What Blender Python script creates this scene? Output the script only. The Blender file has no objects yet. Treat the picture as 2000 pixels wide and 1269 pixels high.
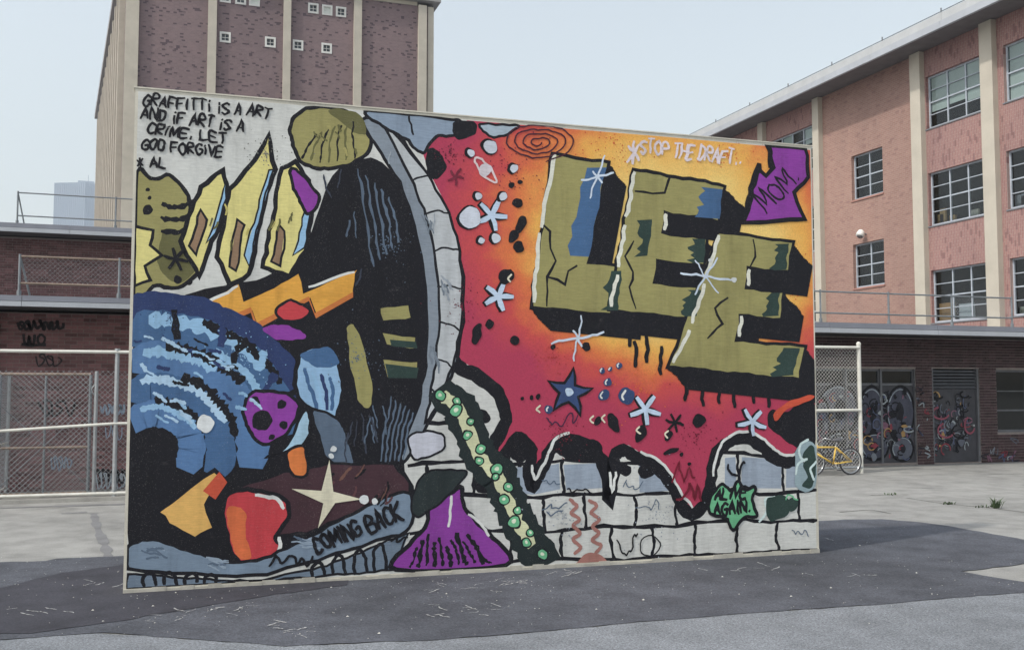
import bpy, math, random
from mathutils import Vector, geometry
random.seed(7)
sc = bpy.context.scene
COL = sc.collection

# ------------------------------------------------------------------ camera
EYE = 1.97; YAW = math.radians(18.9); FPX = 1950.0
PITCH = math.atan(125.5 / FPX)
cam = bpy.data.cameras.new('camera'); camo = bpy.data.objects.new('camera', cam); COL.objects.link(camo)
camo.location = (0, 0, EYE); camo.rotation_euler = (math.pi/2 + PITCH, 0, -YAW)
cam.sensor_width = 36; cam.lens = 36 * FPX / 2000; cam.clip_end = 12000; cam.clip_start = 0.05
sc.camera = camo
# ------------------------------------------------------------------ sky, sun, exposure
SUN_EL = math.radians(50); SUN_AZ = math.radians(-108)      # azimuth from +Y, clockwise
w = bpy.data.worlds.new('World'); sc.world = w; w.use_nodes = True
nt = w.node_tree; bg = nt.nodes['Background']
sky = nt.nodes.new('ShaderNodeTexSky'); sky.sky_type = 'NISHITA'; sky.sun_disc = False
sky.sun_elevation = SUN_EL; sky.sun_rotation = SUN_AZ
sky.air_density = 2.0; sky.dust_density = 2.5; sky.ozone_density = 1.0; sky.altitude = 0
hsv = nt.nodes.new('ShaderNodeHueSaturation'); hsv.inputs['Saturation'].default_value = 0.42
nt.links.new(sky.outputs[0], hsv.inputs['Color']); nt.links.new(hsv.outputs[0], bg.inputs['Color'])
bg.inputs['Strength'].default_value = 0.15
sun = bpy.data.lights.new('sun', 'SUN'); sun.energy = 2.3; sun.angle = math.radians(2.0); sun.color = (1, .95, .86)
suno = bpy.data.objects.new('sun', sun); COL.objects.link(suno)
TOSUN = Vector((math.sin(SUN_AZ)*math.cos(SUN_EL), math.cos(SUN_AZ)*math.cos(SUN_EL), math.sin(SUN_EL)))
suno.rotation_euler = TOSUN.to_track_quat('Z', 'Y').to_euler(); suno.location = (-20, -10, 40)
vs = sc.view_settings; vs.view_transform = 'Standard'; vs.look = 'None'; vs.gamma = 1; vs.use_curve_mapping = False
vs.exposure = 0.42
sc.cycles.volume_bounces = 1; sc.cycles.max_bounces = 8; sc.cycles.transparent_max_bounces = 16

# ------------------------------------------------------------------ pixel -> direction
FW = Vector((math.sin(YAW)*math.cos(PITCH), math.cos(YAW)*math.cos(PITCH), math.sin(PITCH)))
RT = Vector((math.cos(YAW), -math.sin(YAW), 0)); UP = RT.cross(FW); EYEV = Vector((0, 0, EYE))
def ray(x, y): return RT*((x-1000)/FPX) + UP*((634.5-y)/FPX) + FW
def on(ax, v, x, y):
    r = ray(x, y); return EYEV + r*((v-EYEV[ax])/r[ax])
def gnd(x, y): return on(2, 0, x, y)
def lin(c): return c/12.92 if c <= .04045 else ((c+.055)/1.055)**2.4
def S(r, g, b): return (lin(r/255), lin(g/255), lin(b/255))

# ------------------------------------------------------------------ materials
class NT:
    def __init__(s, name):
        s.m = bpy.data.materials.new(name); s.m.use_nodes = True; s.t = s.m.node_tree
        s.b = s.t.nodes['Principled BSDF']; s.tc = s.t.nodes.new('ShaderNodeTexCoord')
    def n(s, typ, **kw):
        o = s.t.nodes.new('ShaderNode'+typ)
        for k, v in kw.items():
            if k in o.inputs: o.inputs[k].default_value = v
            else: setattr(o, k, v)
        return o
    def l(s, a, b): s.t.links.new(a, b)
    def noise(s, scale, detail=4, rough=.55, vec=None):
        o = s.n('TexNoise'); o.inputs['Scale'].default_value = scale; o.inputs['Detail'].default_value = detail
        o.inputs['Roughness'].default_value = rough; s.l(vec or s.tc.outputs['Object'], o.inputs['Vector']); return o.outputs['Fac']
    def ramp(s, fac, stops, interp='LINEAR'):
        o = s.n('ValToRGB'); e = o.color_ramp.elements; o.color_ramp.interpolation = interp
        while len(e) < len(stops): e.new(.5)
        for k, (p, c) in enumerate(stops):
            e[k].position = p; e[k].color = (*c, 1) if len(c) == 3 else c
        s.l(fac, o.inputs[0]); return o.outputs['Color']
    def mix(s, fac, a, b, typ='MIX'):
        o = s.n('Mix', data_type='RGBA', blend_type=typ)
        for v, i in ((fac, 0), (a, 6), (b, 7)):
            if hasattr(v, 'links'): s.l(v, o.inputs[i])
            elif i == 0: o.inputs[0].default_value = v
            else: o.inputs[i].default_value = (*v, 1)
        return o.outputs[2]
    def bump(s, h, strength=.3, dist=.01):
        o = s.n('Bump'); o.inputs['Strength'].default_value = strength; o.inputs['Distance'].default_value = dist
        s.l(h, o.inputs['Height']); s.l(o.outputs[0], s.b.inputs['Normal'])
    def base(s, c):
        if hasattr(c, 'links'): s.l(c, s.b.inputs['Base Color'])
        else: s.b.inputs['Base Color'].default_value = (*c, 1)
def k3(c, f): return tuple(min(1, x*f) for x in c)
MATS = {}
def plain(name, col, rough=.8, var=.25, scale=3, bump=.15, metal=0, fine=60):
    if name in MATS: return MATS[name]
    q = NT(name); a = q.noise(scale, 6); b = q.noise(fine, 3)
    c = q.ramp(a, [(.3, k3(col, 1-var)), (.7, k3(col, 1+var*.6))])
    c = q.mix(.25, c, q.ramp(b, [(.3, k3(col, .7)), (.7, k3(col, 1.25))]))
    q.base(c); q.b.inputs['Roughness'].default_value = rough; q.b.inputs['Metallic'].default_value = metal
    if bump: q.bump(b, bump, .004)
    MATS[name] = q.m; return q.m

def brick_mat(name, ax, c1, c2, mortar, dark, bw=.215, bh=.075, swap=False, darkamt=.2, scale_dirt=.35):
    """ax: horizontal axis in object space (0 = x, 1 = y)"""
    q = NT(name); sp = q.n('SeparateXYZ'); q.l(q.tc.outputs['Object'], sp.inputs[0]); cb = q.n('CombineXYZ')
    q.l(sp.outputs[ax], cb.inputs[1 if swap else 0]); q.l(sp.outputs[2], cb.inputs[0 if swap else 1])
    br = q.n('TexBrick'); q.l(cb.outputs[0], br.inputs['Vector'])
    for k, v in (('Scale', 1.0), ('Mortar Size', .006), ('Mortar Smooth', .3), ('Bias', -.1), ('Brick Width', bw), ('Row Height', bh)): br.inputs[k].default_value = v
    br.inputs['Color1'].default_value = (*c1, 1); br.inputs['Color2'].default_value = (*c2, 1); br.inputs['Mortar'].default_value = (*mortar, 1)
    br2 = q.n('TexBrick'); br2.offset_frequency = 3; q.l(cb.outputs[0], br2.inputs['Vector'])
    for k, v in (('Scale', 1.0), ('Mortar Size', .0), ('Bias', 0.0), ('Brick Width', bw), ('Row Height', bh)): br2.inputs[k].default_value = v
    br2.inputs['Color1'].default_value = (0, 0, 0, 1); br2.inputs['Color2'].default_value = (1, 1, 1, 1)
    f = q.ramp(br2.outputs['Color'], [(.98-darkamt, (0, 0, 0)), (min(1, 1.0-darkamt), (1, 1, 1))])
    c = q.mix(f, br.outputs['Color'], dark)
    mp = q.n('Mapping'); mp.inputs['Scale'].default_value = (1, 1, .35); q.l(q.tc.outputs['Object'], mp.inputs[0])
    d = q.noise(scale_dirt, 6, .6, mp.outputs[0]); c = q.mix(1.0, c, q.ramp(d, [(.3, (.78, .78, .8)), (.65, (1.08, 1.06, 1.04))]), 'MULTIPLY')
    q.base(c); q.b.inputs['Roughness'].default_value = .85; q.bump(br.outputs['Fac'], -.35, .01)
    MATS[name] = q.m; return q.m

def paint(col, rough=.7):
    key = 'paint_%02x%02x%02x' % tuple(int(min(1, x)*255) for x in col)
    if key in MATS: return MATS[key]
    q = NT(key); a = q.noise(1.6, 7, .65); b = q.noise(38, 4, .6); g = q.noise(140, 2)
    c = q.ramp(a, [(.25, k3(col, .68)), (.42, k3(col, .93)), (.58, col), (.75, k3(col, 1.2))])
    wr = q.noise(7, 8, .75); c = q.mix(q.ramp(wr, [(.60, (0,)*3), (.68, (.16,)*3), (.8, (.4,)*3)]), c, tuple(x*.6+.14 for x in col))
    lum = sum(col)/3; chip = (.42, .41, .38)
    c = q.mix(q.ramp(b, [(.35, (.22,)*3), (.65, (0,)*3)]), c, k3(col, .72))
    c = q.mix(q.ramp(g, [(.66, (0,)*3), (.74, (.5,)*3)]), c, chip if lum < .3 else k3(col, .6))
    mp = q.n('Mapping'); mp.inputs['Scale'].default_value = (1, 1, .12); q.l(q.tc.outputs['Object'], mp.inputs[0]); run = q.noise(5.5, 6, .65, mp.outputs[0])
    c = q.mix(1.0, c, q.ramp(run, [(.3, (.80, .80, .80)), (.5, (1, 1, 1)), (.75, (1.06, 1.06, 1.05))]), 'MULTIPLY')
    dr_ = q.n('Mapping'); dr_.inputs['Rotation'].default_value = (0, .5, 0); dr_.inputs['Scale'].default_value = (3, 1, 30); q.l(q.tc.outputs['Object'], dr_.inputs[0]); brs = q.noise(2.5, 5, .7, dr_.outputs[0])
    c = q.mix(1.0, c, q.ramp(brs, [(.3, (.86,)*3), (.7, (1.12,)*3)]), 'MULTIPLY')
    q.base(c); q.b.inputs['Roughness'].default_value = rough; q.b.inputs['Specular IOR Level'].default_value = .3
    q.bump(g, .35, .003); MATS[key] = q.m; return q.m

def glass_mat():
    q = NT('window_glass'); t = q.t; out = t.nodes['Material Output']
    tr = q.n('BsdfTransparent'); tr.inputs[0].default_value = (.60, .66, .67, 1); gl = q.n('BsdfGlossy'); gl.inputs['Roughness'].default_value = .05
    ge = q.n('NewGeometry'); dt = q.n('VectorMath', operation='DOT_PRODUCT'); q.l(ge.outputs['Normal'], dt.inputs[0]); q.l(ge.outputs['Incoming'], dt.inputs[1])
    ab = q.n('Math', operation='ABSOLUTE'); q.l(dt.outputs['Value'], ab.inputs[0]); om = q.n('Math', operation='SUBTRACT'); om.inputs[0].default_value = 1; q.l(ab.outputs[0], om.inputs[1])
    pw_ = q.n('Math', operation='POWER'); pw_.inputs[1].default_value = 5; q.l(om.outputs[0], pw_.inputs[0]); ma = q.n('Math', operation='MULTIPLY_ADD'); ma.inputs[1].default_value = .9; ma.inputs[2].default_value = .06; q.l(pw_.outputs[0], ma.inputs[0])
    mx = q.n('MixShader'); q.l(ma.outputs[0], mx.inputs[0]); q.l(tr.outputs[0], mx.inputs[1]); q.l(gl.outputs[0], mx.inputs[2]); q.l(mx.outputs[0], out.inputs['Surface'])
    return q.m
GLASS = glass_mat()

# ------------------------------------------------------------------ mesh builders
class Frame:
    def __init__(s, o, u, n): s.o = Vector(o); s.u = Vector(u).normalized(); s.n = Vector(n).normalized()
    def __call__(s, u, z, d=0.0): return s.o + s.u*u + Vector((0, 0, z)) - s.n*d
class MB:
    def __init__(s): s.v = []; s.f = []
    def add(s, vs, fs):
        k = len(s.v); s.v += [Vector(p) for p in vs]; s.f += [tuple(i+k for i in f) for f in fs]; return s
    def hexa(s, c): return s.add(c, [(0,3,2,1),(4,5,6,7),(0,1,5,4),(1,2,6,5),(2,3,7,6),(3,0,4,7)])
    def box(s, a, b):
        x0,y0,z0 = a; x1,y1,z1 = b
        return s.hexa([(x0,y0,z0),(x1,y0,z0),(x1,y1,z0),(x0,y1,z0),(x0,y0,z1),(x1,y0,z1),(x1,y1,z1),(x0,y1,z1)])
    def fbox(s, F, u0, u1, z0, z1, d0, d1):
        return s.hexa([F(u0,z0,d0),F(u1,z0,d0),F(u1,z0,d1),F(u0,z0,d1),F(u0,z1,d0),F(u1,z1,d0),F(u1,z1,d1),F(u0,z1,d1)])
    def quad(s, *p): return s.add(p, [(0,1,2,3)])
    def tube(s, pts, r, n=8, closed=False, cap=True):
        pts = [Vector(p) for p in pts]; m = len(pts); rs = r if isinstance(r, (list, tuple)) else [r]*m
        rings = []; ref = None
        for i, p in enumerate(pts):
            if closed: t = pts[(i+1) % m] - pts[i-1]
            else: t = pts[min(i+1, m-1)] - pts[max(i-1, 0)]
            t.normalize()
            if ref is None: ref = Vector((0,0,1)) if abs(t.z) < .9 else Vector((1,0,0))
            a = t.cross(ref).normalized(); b = a.cross(t).normalized(); ref = b
            rings.append([p + (a*math.cos(2*math.pi*k/n) + b*math.sin(2*math.pi*k/n))*rs[i] for k in range(n)])
        k0 = len(s.v); s.v += [q for R_ in rings for q in R_]
        for i in range(m if closed else m-1):
            j = (i+1) % m
            for k in range(n): s.f.append((k0+i*n+k, k0+i*n+(k+1)%n, k0+j*n+(k+1)%n, k0+j*n+k))
        if cap and not closed:
            s.f.append(tuple(k0+k for k in reversed(range(n)))); s.f.append(tuple(k0+(m-1)*n+k for k in range(n)))
        return s
    def wall(s, F, u0, u1, z0, z1, holes, depth=.15):
        us = sorted({u0, u1, *[h[0] for h in holes], *[h[1] for h in holes]}); zs = sorted({z0, z1, *[h[2] for h in holes], *[h[3] for h in holes]})
        us = [u for u in us if u0 <= u <= u1]; zs = [z for z in zs if z0 <= z <= z1]
        for a, b in zip(us, us[1:]):
            for c, d in zip(zs, zs[1:]):
                um, zm = (a+b)/2, (c+d)/2
                if any(h[0] < um < h[1] and h[2] < zm < h[3] for h in holes): continue
                s.quad(F(a,c), F(b,c), F(b,d), F(a,d))
        for a, b, c, d in holes:
            s.quad(F(a,c),F(a,d),F(a,d,depth),F(a,c,depth)); s.quad(F(b,c),F(b,c,depth),F(b,d,depth),F(b,d))
            s.quad(F(a,c),F(a,c,depth),F(b,c,depth),F(b,c)); s.quad(F(a,d),F(b,d),F(b,d,depth),F(a,d,depth))
        return s
    def build(s, name, mat, parent=None, smooth=False, kind=None, label=None):
        me = bpy.data.meshes.new(name); off = Vector((0, 0, 0)); p = parent
        while p is not None: off = off + p.location; p = p.parent
        me.from_pydata([tuple(v-off) for v in s.v], [], s.f); me.update()
        if mat: me.materials.append(mat)
        if smooth:
            for f in me.polygons: f.use_smooth = True
        o = bpy.data.objects.new(name, me); COL.objects.link(o); o.parent = parent
        if kind: o['kind'] = kind
        if label: o['label'] = label
        return o
def thing(name, label, cat, loc=(0,0,0), group=None):
    o = bpy.data.objects.new(name, None); COL.objects.link(o); o.location = loc; o.empty_display_size = .2
    o['label'] = label; o['category'] = cat
    if group: o['group'] = group
    return o
def tag(o, label, cat, group=None):
    o['label'] = label; o['category'] = cat
    if group: o['group'] = group
    return o

# ------------------------------------------------------------------ ground
def ground_mat(name, base, spread, agg, stain, bump):
    q = NT(name); big = q.noise(.35, 8, .62); mid = q.noise(2.2, 6, .6); fine = q.noise(55, 3, .7); vf = q.noise(160, 2, .8)
    c = q.ramp(big, [(.3, k3(base, 1-spread)), (.5, base), (.72, k3(base, 1+spread*.8))])
    c = q.mix(1.0, c, q.ramp(mid, [(.3, (1-stain,)*3), (.55, (1,)*3), (.8, (1+stain*.5,)*3)]), 'MULTIPLY')
    c = q.mix(1.0, c, q.ramp(fine, [(.3, (1-agg,)*3), (.5, (1,)*3), (.7, (1+agg,)*3)]), 'MULTIPLY')
    c = q.mix(1.0, c, q.ramp(vf, [(.35, (1-agg*.7,)*3), (.65, (1+agg*.7,)*3)]), 'MULTIPLY')
    q.base(c); q.b.inputs['Roughness'].default_value = .9; q.b.inputs['Specular IOR Level'].default_value = .25
    q.bump(fine, bump, .006); return q.m
CONC = ground_mat('yard_concrete', (.275,.273,.262), .2, .16, .28, .3)
OLDASPH = ground_mat('weathered_asphalt', (.19,.203,.222), .2, .5, .22, .5)
ASPH = ground_mat('new_asphalt', (.082,.087,.103), .34, .4, .3, .45)
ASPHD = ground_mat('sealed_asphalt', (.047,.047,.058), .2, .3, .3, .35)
def catmull(P, closed=False, n=6):
    m = len(P); out = []
    for i in range(m if closed else m-1):
        p0 = P[(i-1) % m] if closed or i > 0 else P[0]; p1 = P[i]; p2 = P[(i+1) % m]; p3 = P[(i+2) % m] if closed or i+2 < m else P[-1]
        for k in range(n):
            t = k/n
            out.append(tuple(.5*((2*b)+(-a+c)*t+(2*a-5*b+4*c-d)*t*t+(-a+3*b-3*c+d)*t**3) for a, b, c, d in zip(p0, p1, p2, p3)))
    if not closed: out.append(tuple(P[-1]))
    return out
def ragged(P, amp, n=8):
    Q = []
    for i, a in enumerate(P):
        b = P[(i+1) % len(P)]; L_ = (Vector(b)-Vector(a)).length; m = max(1, min(80, int(L_/.12)))
        for k in range(m):
            t = k/m; Q.append((a[0]+(b[0]-a[0])*t+random.uniform(-amp, amp), a[1]+(b[1]-a[1])*t+random.uniform(-amp, amp)))
    return Q
def sheet(pts, z):
    mb = MB(); V3 = [Vector((p[0], p[1], z)) for p in pts]
    tr = geometry.tessellate_polygon([V3]); fs = []
    for t in tr:
        a, b, c = (V3[i] for i in t); fs.append(tuple(t) if (b-a).cross(c-a).z > 0 else tuple(reversed(t)))
    return mb.add(V3, fs)
g = MB().quad((-2500,-250,0),(2500,-250,0),(2500,2500,0),(-2500,2500,0)).build('ground', CONC); g['kind'] = 'structure'
def gp(l): return [tuple(gnd(x, y)[:2]) for x, y in l]
lower = gp([(2000,1157),(1850,1169),(1700,1182),(1550,1192),(1400,1203),(1250,1215),(1080,1232),(850,1250),(560,1262),(330,1246),(200,1236),(0,1250)])
old = ragged(gp([(2400,1128)]) + lower + [(-6.5, 6.3), (-6.5,-8), (14,-8), (16, 5)], .02)
sheet(old, .004).build('pavement', OLDASPH, None)['kind'] = 'structure'
upper = gp([(0,1098),(90,1096),(110,1091),(240,1086)]) + [(1.5,13.4),(5,13.6)] + gp([(1590,1018),(1650,1015),(1720,1014),(1800,1020),(1850,1027),(2000,1054)])
patch = ragged(upper + gp([(2150,1070),(2150,1085),(2000,1101),(1878,1117),(1940,1128),(2000,1137),(2200,1140)]) + lower + [(-6.5,6.3),(-6.5,12.3)], .018)
asph = sheet(patch, .008).build('asphalt_patch', ASPH, None); asph['kind'] = 'structure'
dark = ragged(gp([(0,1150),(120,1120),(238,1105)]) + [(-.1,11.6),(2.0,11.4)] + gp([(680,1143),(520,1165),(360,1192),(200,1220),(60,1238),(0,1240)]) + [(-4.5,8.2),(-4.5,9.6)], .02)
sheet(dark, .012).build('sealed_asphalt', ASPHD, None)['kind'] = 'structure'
def ribbon2(pts, w, z, jitter=0):
    mb = MB(); pts = [Vector((p[0], p[1], 0)) for p in pts]; L_ = []; R_ = []
    for i, p in enumerate(pts):
        t = (pts[min(i+1, len(pts)-1)] - pts[max(0, i-1)]).normalized(); nn = Vector((-t.y, t.x, 0)); ww = w*(1+random.uniform(-jitter, jitter))/2
        L_.append(p+nn*ww); R_.append(p-nn*ww)
    k = len(pts); vs = [Vector((q.x, q.y, z)) for q in L_+R_]
    return mb.add(vs, [(i, k+i, k+i+1, i+1) for i in range(k-1)])
CRACK = plain('crack_dirt', (.10,.10,.09), .95, .4); STAIN = plain('oil_stain', (.17,.17,.175), .9, .3)
for pl, wd, m in (([(1770,972),(1850,984),(1920,990),(2000,1000),(2100,1012)], .03, CRACK), ([(1700,967),(1740,966),(1775,966)], .035, CRACK), ([(1800,953),(1850,954)], .06, STAIN),
                  ([(183,1002),(190,1030),(203,1060),(212,1088)], .10, STAIN), ([(120,1003),(170,1000)], .14, STAIN), ([(1930,925),(2000,926)], .04, CRACK), ([(1640,1000),(1700,996),(1740,1003)], .03, CRACK), ([(0,992),(120,988),(255,984)], .22, STAIN)):
    P = catmull(gp(pl), n=8); ribbon2(P, wd, .004, .5).build('crack', m, g)
CHALK = plain('chalk', (.37,.375,.375), .95, .25, 30)
for cx, cy, n_, sx, sy in ((905,1193,12,70,14), (565,1232,9,60,16), (480,1195,5,60,12), (1010,1140,8,40,8), (890,1150,9,80,9), (1130,1120,7,60,8), (1560,1060,5,60,8), (80,1195,6,60,10), (200,1145,5,50,9), (1450,1110,6,80,7), (1640,1130,4,70,7), (330,1205,6,50,12)):
    for i in range(n_):
        x = cx+random.uniform(-sx, sx); y = cy+random.uniform(-sy, sy); a = random.uniform(-1, 1)
        q = catmull([(x+t*random.uniform(3, 7), y+t*a*2+random.uniform(-.7, .7)) for t in range(-2, 3)], n=3)
        ribbon2(gp(q), random.uniform(.005, .014), .016+i*.0002, .8).build('chalk_mark', CHALK, asph)
lit = MB()
for i in range(520):
    x = random.uniform(-200, 2150); y = random.choice([random.uniform(1095, 1240), random.uniform(1020, 1200), random.uniform(1090, 1150)])
    if 240 < x < 1600 and y < 1162-.0588*(x-240)+6: y = 1165-.0588*(x-240)+random.expovariate(1/30)
    p = gnd(x, min(y, 1290)); s_ = random.uniform(.003, .008) if random.random() < .93 else random.uniform(.01, .018)
    a = random.uniform(0, 6.3); q = [Vector((math.cos(a+k*2.1)*s_, math.sin(a+k*2.1)*s_*.7, .013)) for k in range(3)]
    lit.add([p+v for v in q]+[p+Vector((0, 0, .013+s_*.6))], [(0,1,3),(1,2,3),(2,0,3)])
lo = lit.build('litter', plain('litter_paper', (.55,.54,.5), .8, .3, 8)); lo['kind'] = 'stuff'; lo['label'] = 'pale crumbs and glass chips strewn over the dark asphalt'

# ------------------------------------------------------------------ handball wall with its painting
A = gnd(240, 1160); B = gnd(1600, 1080); WL = (B-A).length; WH = 4.96; WT = .30
U = (B-A).normalized(); N = Vector((U.y, -U.x, 0))
WF = Frame(A, U, N)
hw = thing('handball_wall', 'freestanding concrete handball wall covered edge to edge in a bright spray-painted mural', 'wall', A)
SLAB = plain('wall_concrete', (.60,.57,.49), .85, .22, 2, .4)
sl = MB(); b_ = .008
sl.fbox(WF, 0, WL, -.2, WH, 0, WT); sl.build('slab', SLAB, hw)
cp = MB().fbox(WF, -.012, WL+.012, WH+.002, WH+.016, -.008, WT+.012); cp.build('coping', SLAB, hw)
ft = MB()
for i in range(60):
    a = WL*i/60; h = random.uniform(.03, .065); ft.fbox(WF, a, a+WL/60-.001, .0, h, -random.uniform(.006, .014), -.0005)
ft.build('footing_strip', plain('footing_concrete', (.45,.43,.38), .95, .3, 6, .5), hw)
def muv(x, y):
    r = ray(x, y); t = (A-EYEV).dot(N)/r.dot(N); q = EYEV+r*t
    return ((q-A).dot(U), q.z)
LAY = [0.0004]
def clampuv(p): return (min(max(p[0], .028), WL-.018), min(max(p[1], .05), WH-.025))
def lay(step=.000015): LAY[0] += step; return LAY[0]
def pad(mb, pts, z=None):
    z = z or lay(); P2 = [Vector((*p, 0)) for p in map(clampuv, pts)]
    Q = []
    for p in P2:
        if not Q or (p-Q[-1]).length > .002: Q.append(p)
    if (Q[0]-Q[-1]).length < .002: Q.pop()
    fs = []
    for t in geometry.tessellate_polygon([Q]):
        a, b, c = (Q[i] for i in t); fs.append(tuple(t) if (b-a).cross(c-a).z > 0 else tuple(reversed(t)))
    mb.add([WF(p.x, p.y, -z) for p in Q], fs)
def strokeuv(mb, pts, wd, closed=False, taper=True, jit=.12, z=None):
    z = z or lay(.000008); P = [Vector((*clampuv(p), 0)) for p in pts]; Q = []
    for p in P:
        if not Q or (p-Q[-1]).length > .003: Q.append(p)
    if closed and len(Q) > 2 and (Q[0]-Q[-1]).length < .003: Q.pop()
    m = len(Q)
    if m < 2: return
    L_ = []; R_ = []
    for i in range(m):
        a = Q[i-1] if (closed or i > 0) else None; b = Q[i]; c = Q[(i+1) % m] if (closed or i < m-1) else None
        d1 = (b-a).normalized() if a is not None else None; d2 = (c-b).normalized() if c is not None else None
        d1 = d1 or d2; d2 = d2 or d1; n1 = Vector((-d1.y, d1.x, 0)); n2 = Vector((-d2.y, d2.x, 0)); nn = n1+n2
        nn = nn.normalized() if nn.length > .1 else n1
        k = min(1/max(nn.dot(n1), .45), 1.9); ww = wd/2*(1+random.uniform(-jit, jit))
        if taper and not closed:
            e = min(i, m-1-i)
            if e == 0: ww *= .72
        L_.append(b+nn*ww*k); R_.append(b-nn*ww*k)
    if not closed:
        d = (Q[0]-Q[1]).normalized()*wd*.3; L_[0] += d; R_[0] += d; d = (Q[-1]-Q[-2]).normalized()*wd*.3; L_[-1] += d; R_[-1] += d
    V_ = [WF(*clampuv(p), -z) for p in L_+R_]
    mb.add(V_, [(i, m+i, m+(i+1) % m, (i+1) % m) for i in range(m if closed else m-1)])
def wob(x, y): return (x+1.5*math.sin(y*.083+x*.021)+.9*math.sin(y*.23+1.7)+.5*math.sin(x*.4+y*.31), y+1.3*math.sin(x*.071+2.1)+.9*math.sin(x*.21+y*.05)+.5*math.sin(y*.43+x*.37))
def px(l): return [muv(*wob(x, y)) for x, y in l]
PX = WL/1345.0                                                      # metres per photo pixel on the wall, roughly
def shape(name, pts, col, smooth=True, outline=0, ocol=None, mat=None, label=None, n=7):
    q = catmull(pts, True, n) if smooth else pts
    mb = MB(); pad(mb, px(q)); o = mb.build(name, mat or paint(col), hw, label=label)
    if outline:
        mb = MB(); strokeuv(mb, px(catmull(pts, True, n) if smooth else dense(pts, True)), outline*PX, True); mb.build('outline', paint(ocol or BLACK), hw)
    return o
def dense(pts, closed=False, step=14):
    out = []; m = len(pts)
    for i in range(m if closed else m-1):
        a, b = pts[i], pts[(i+1) % m]; k = max(1, int(math.hypot(b[0]-a[0], b[1]-a[1])/step))
        out += [(a[0]+(b[0]-a[0])*j/k, a[1]+(b[1]-a[1])*j/k) for j in range(k)]
    if not closed: out.append(pts[-1])
    return out
def line(name, pts, wd, col, smooth=True, taper=True, jit=.12, n=6):
    mb = MB(); strokeuv(mb, px(catmull(pts, False, n) if smooth else dense(pts)), wd*PX, False, taper, jit); return mb.build(name, paint(col), hw)
def circle(x, y, r, k=18, ry=None, a=0):
    ry = ry or r; return [(x+math.cos(t)*r*math.cos(a)-math.sin(t)*ry*math.sin(a), y+math.cos(t)*r*math.sin(a)+math.sin(t)*ry*math.cos(a)) for t in [2*math.pi*i/k for i in range(k)]]
BLACK = S(22,22,30); WHITE = S(222,224,222); OLIVE = S(156,150,98); DOLIVE = S(104,102,66); YEL = S(222,212,140); ORNG = S(226,166,74); DENIM = S(70,104,146)
NAVY = S(44,60,104); LBLUE = S(150,190,224); GREY = S(136,146,158); LGREY = S(190,194,198); STONE = S(204,206,205); PURP = S(140,62,158); RED = S(196,66,74); CRIM = S(176,46,82)
GREEN = S(112,186,142); DGREEN = S(46,66,62); SLATE = S(92,108,128); BROWN = S(70,46,54); TERRA = S(170,120,112); WBLUE = S(196,214,236)

# base coat
shape('base_coat', [(262,176),(1583,290),(1597,1079),(243,1156)], S(208,209,206), False)
# painted block courses lower right
courses = [[(820,830),(880,824),(940,830)], [(800,908),(900,902),(1010,906),(1120,898),(1240,902),(1400,884),(1500,890),(1596,880)], [(800,972),(900,966),(1020,972),(1140,962),(1260,966),(1400,956),(1500,962),(1596,956)], [(800,1042),(940,1034),(1060,1040),(1180,1028),(1300,1026),(1420,1016),(1520,1020),(1597,1014)], [(990,1098),(1100,1092),(1200,1094),(1310,1084),(1420,1082),(1520,1080),(1597,1074)]]
for c in courses: line('block_joint', [(x, y+random.uniform(-2, 2)) for x, y in c], 7, BLACK, jit=.35)
for k, xs in enumerate(([835, 925, 1015, 1098, 1180, 1262, 1330, 1442, 1530], [870, 985, 1060, 1142, 1240, 1322, 1410, 1560], [1000, 1096, 1196, 1272, 1358, 1438, 1520])):
    for x in xs:
        f = lambda c: next(y0+(y1-y0)*(x-x0)/(x1-x0) for (x0, y0), (x1, y1) in zip(c, c[1:]) if x0 <= x <= x1)
        if k == 2 and x < 995: continue
        try: line('block_joint', [(x, f(courses[k+1])), (x+random.uniform(-4, 4), (f(courses[k+1])+f(courses[k+2]))/2), (x+2, f(courses[k+2]))], 6.5, BLACK, jit=.3)
        except StopIteration: pass
for P_ in ([(1006,914),(1060,912),(1092,906),(1092,956),(1040,964),(1008,962)], [(1102,908),(1170,904),(1176,954),(1104,958)], [(1246,908),(1296,906),(1322,956),(1250,960)], [(1450,894),(1526,896),(1526,954),(1446,954)], [(1416,892),(1438,892),(1436,950),(1414,950)], [(1536,896),(1592,888),(1593,950),(1536,954)]):
    shape('block_shading', P_, S(156,168,184), False)
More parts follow.
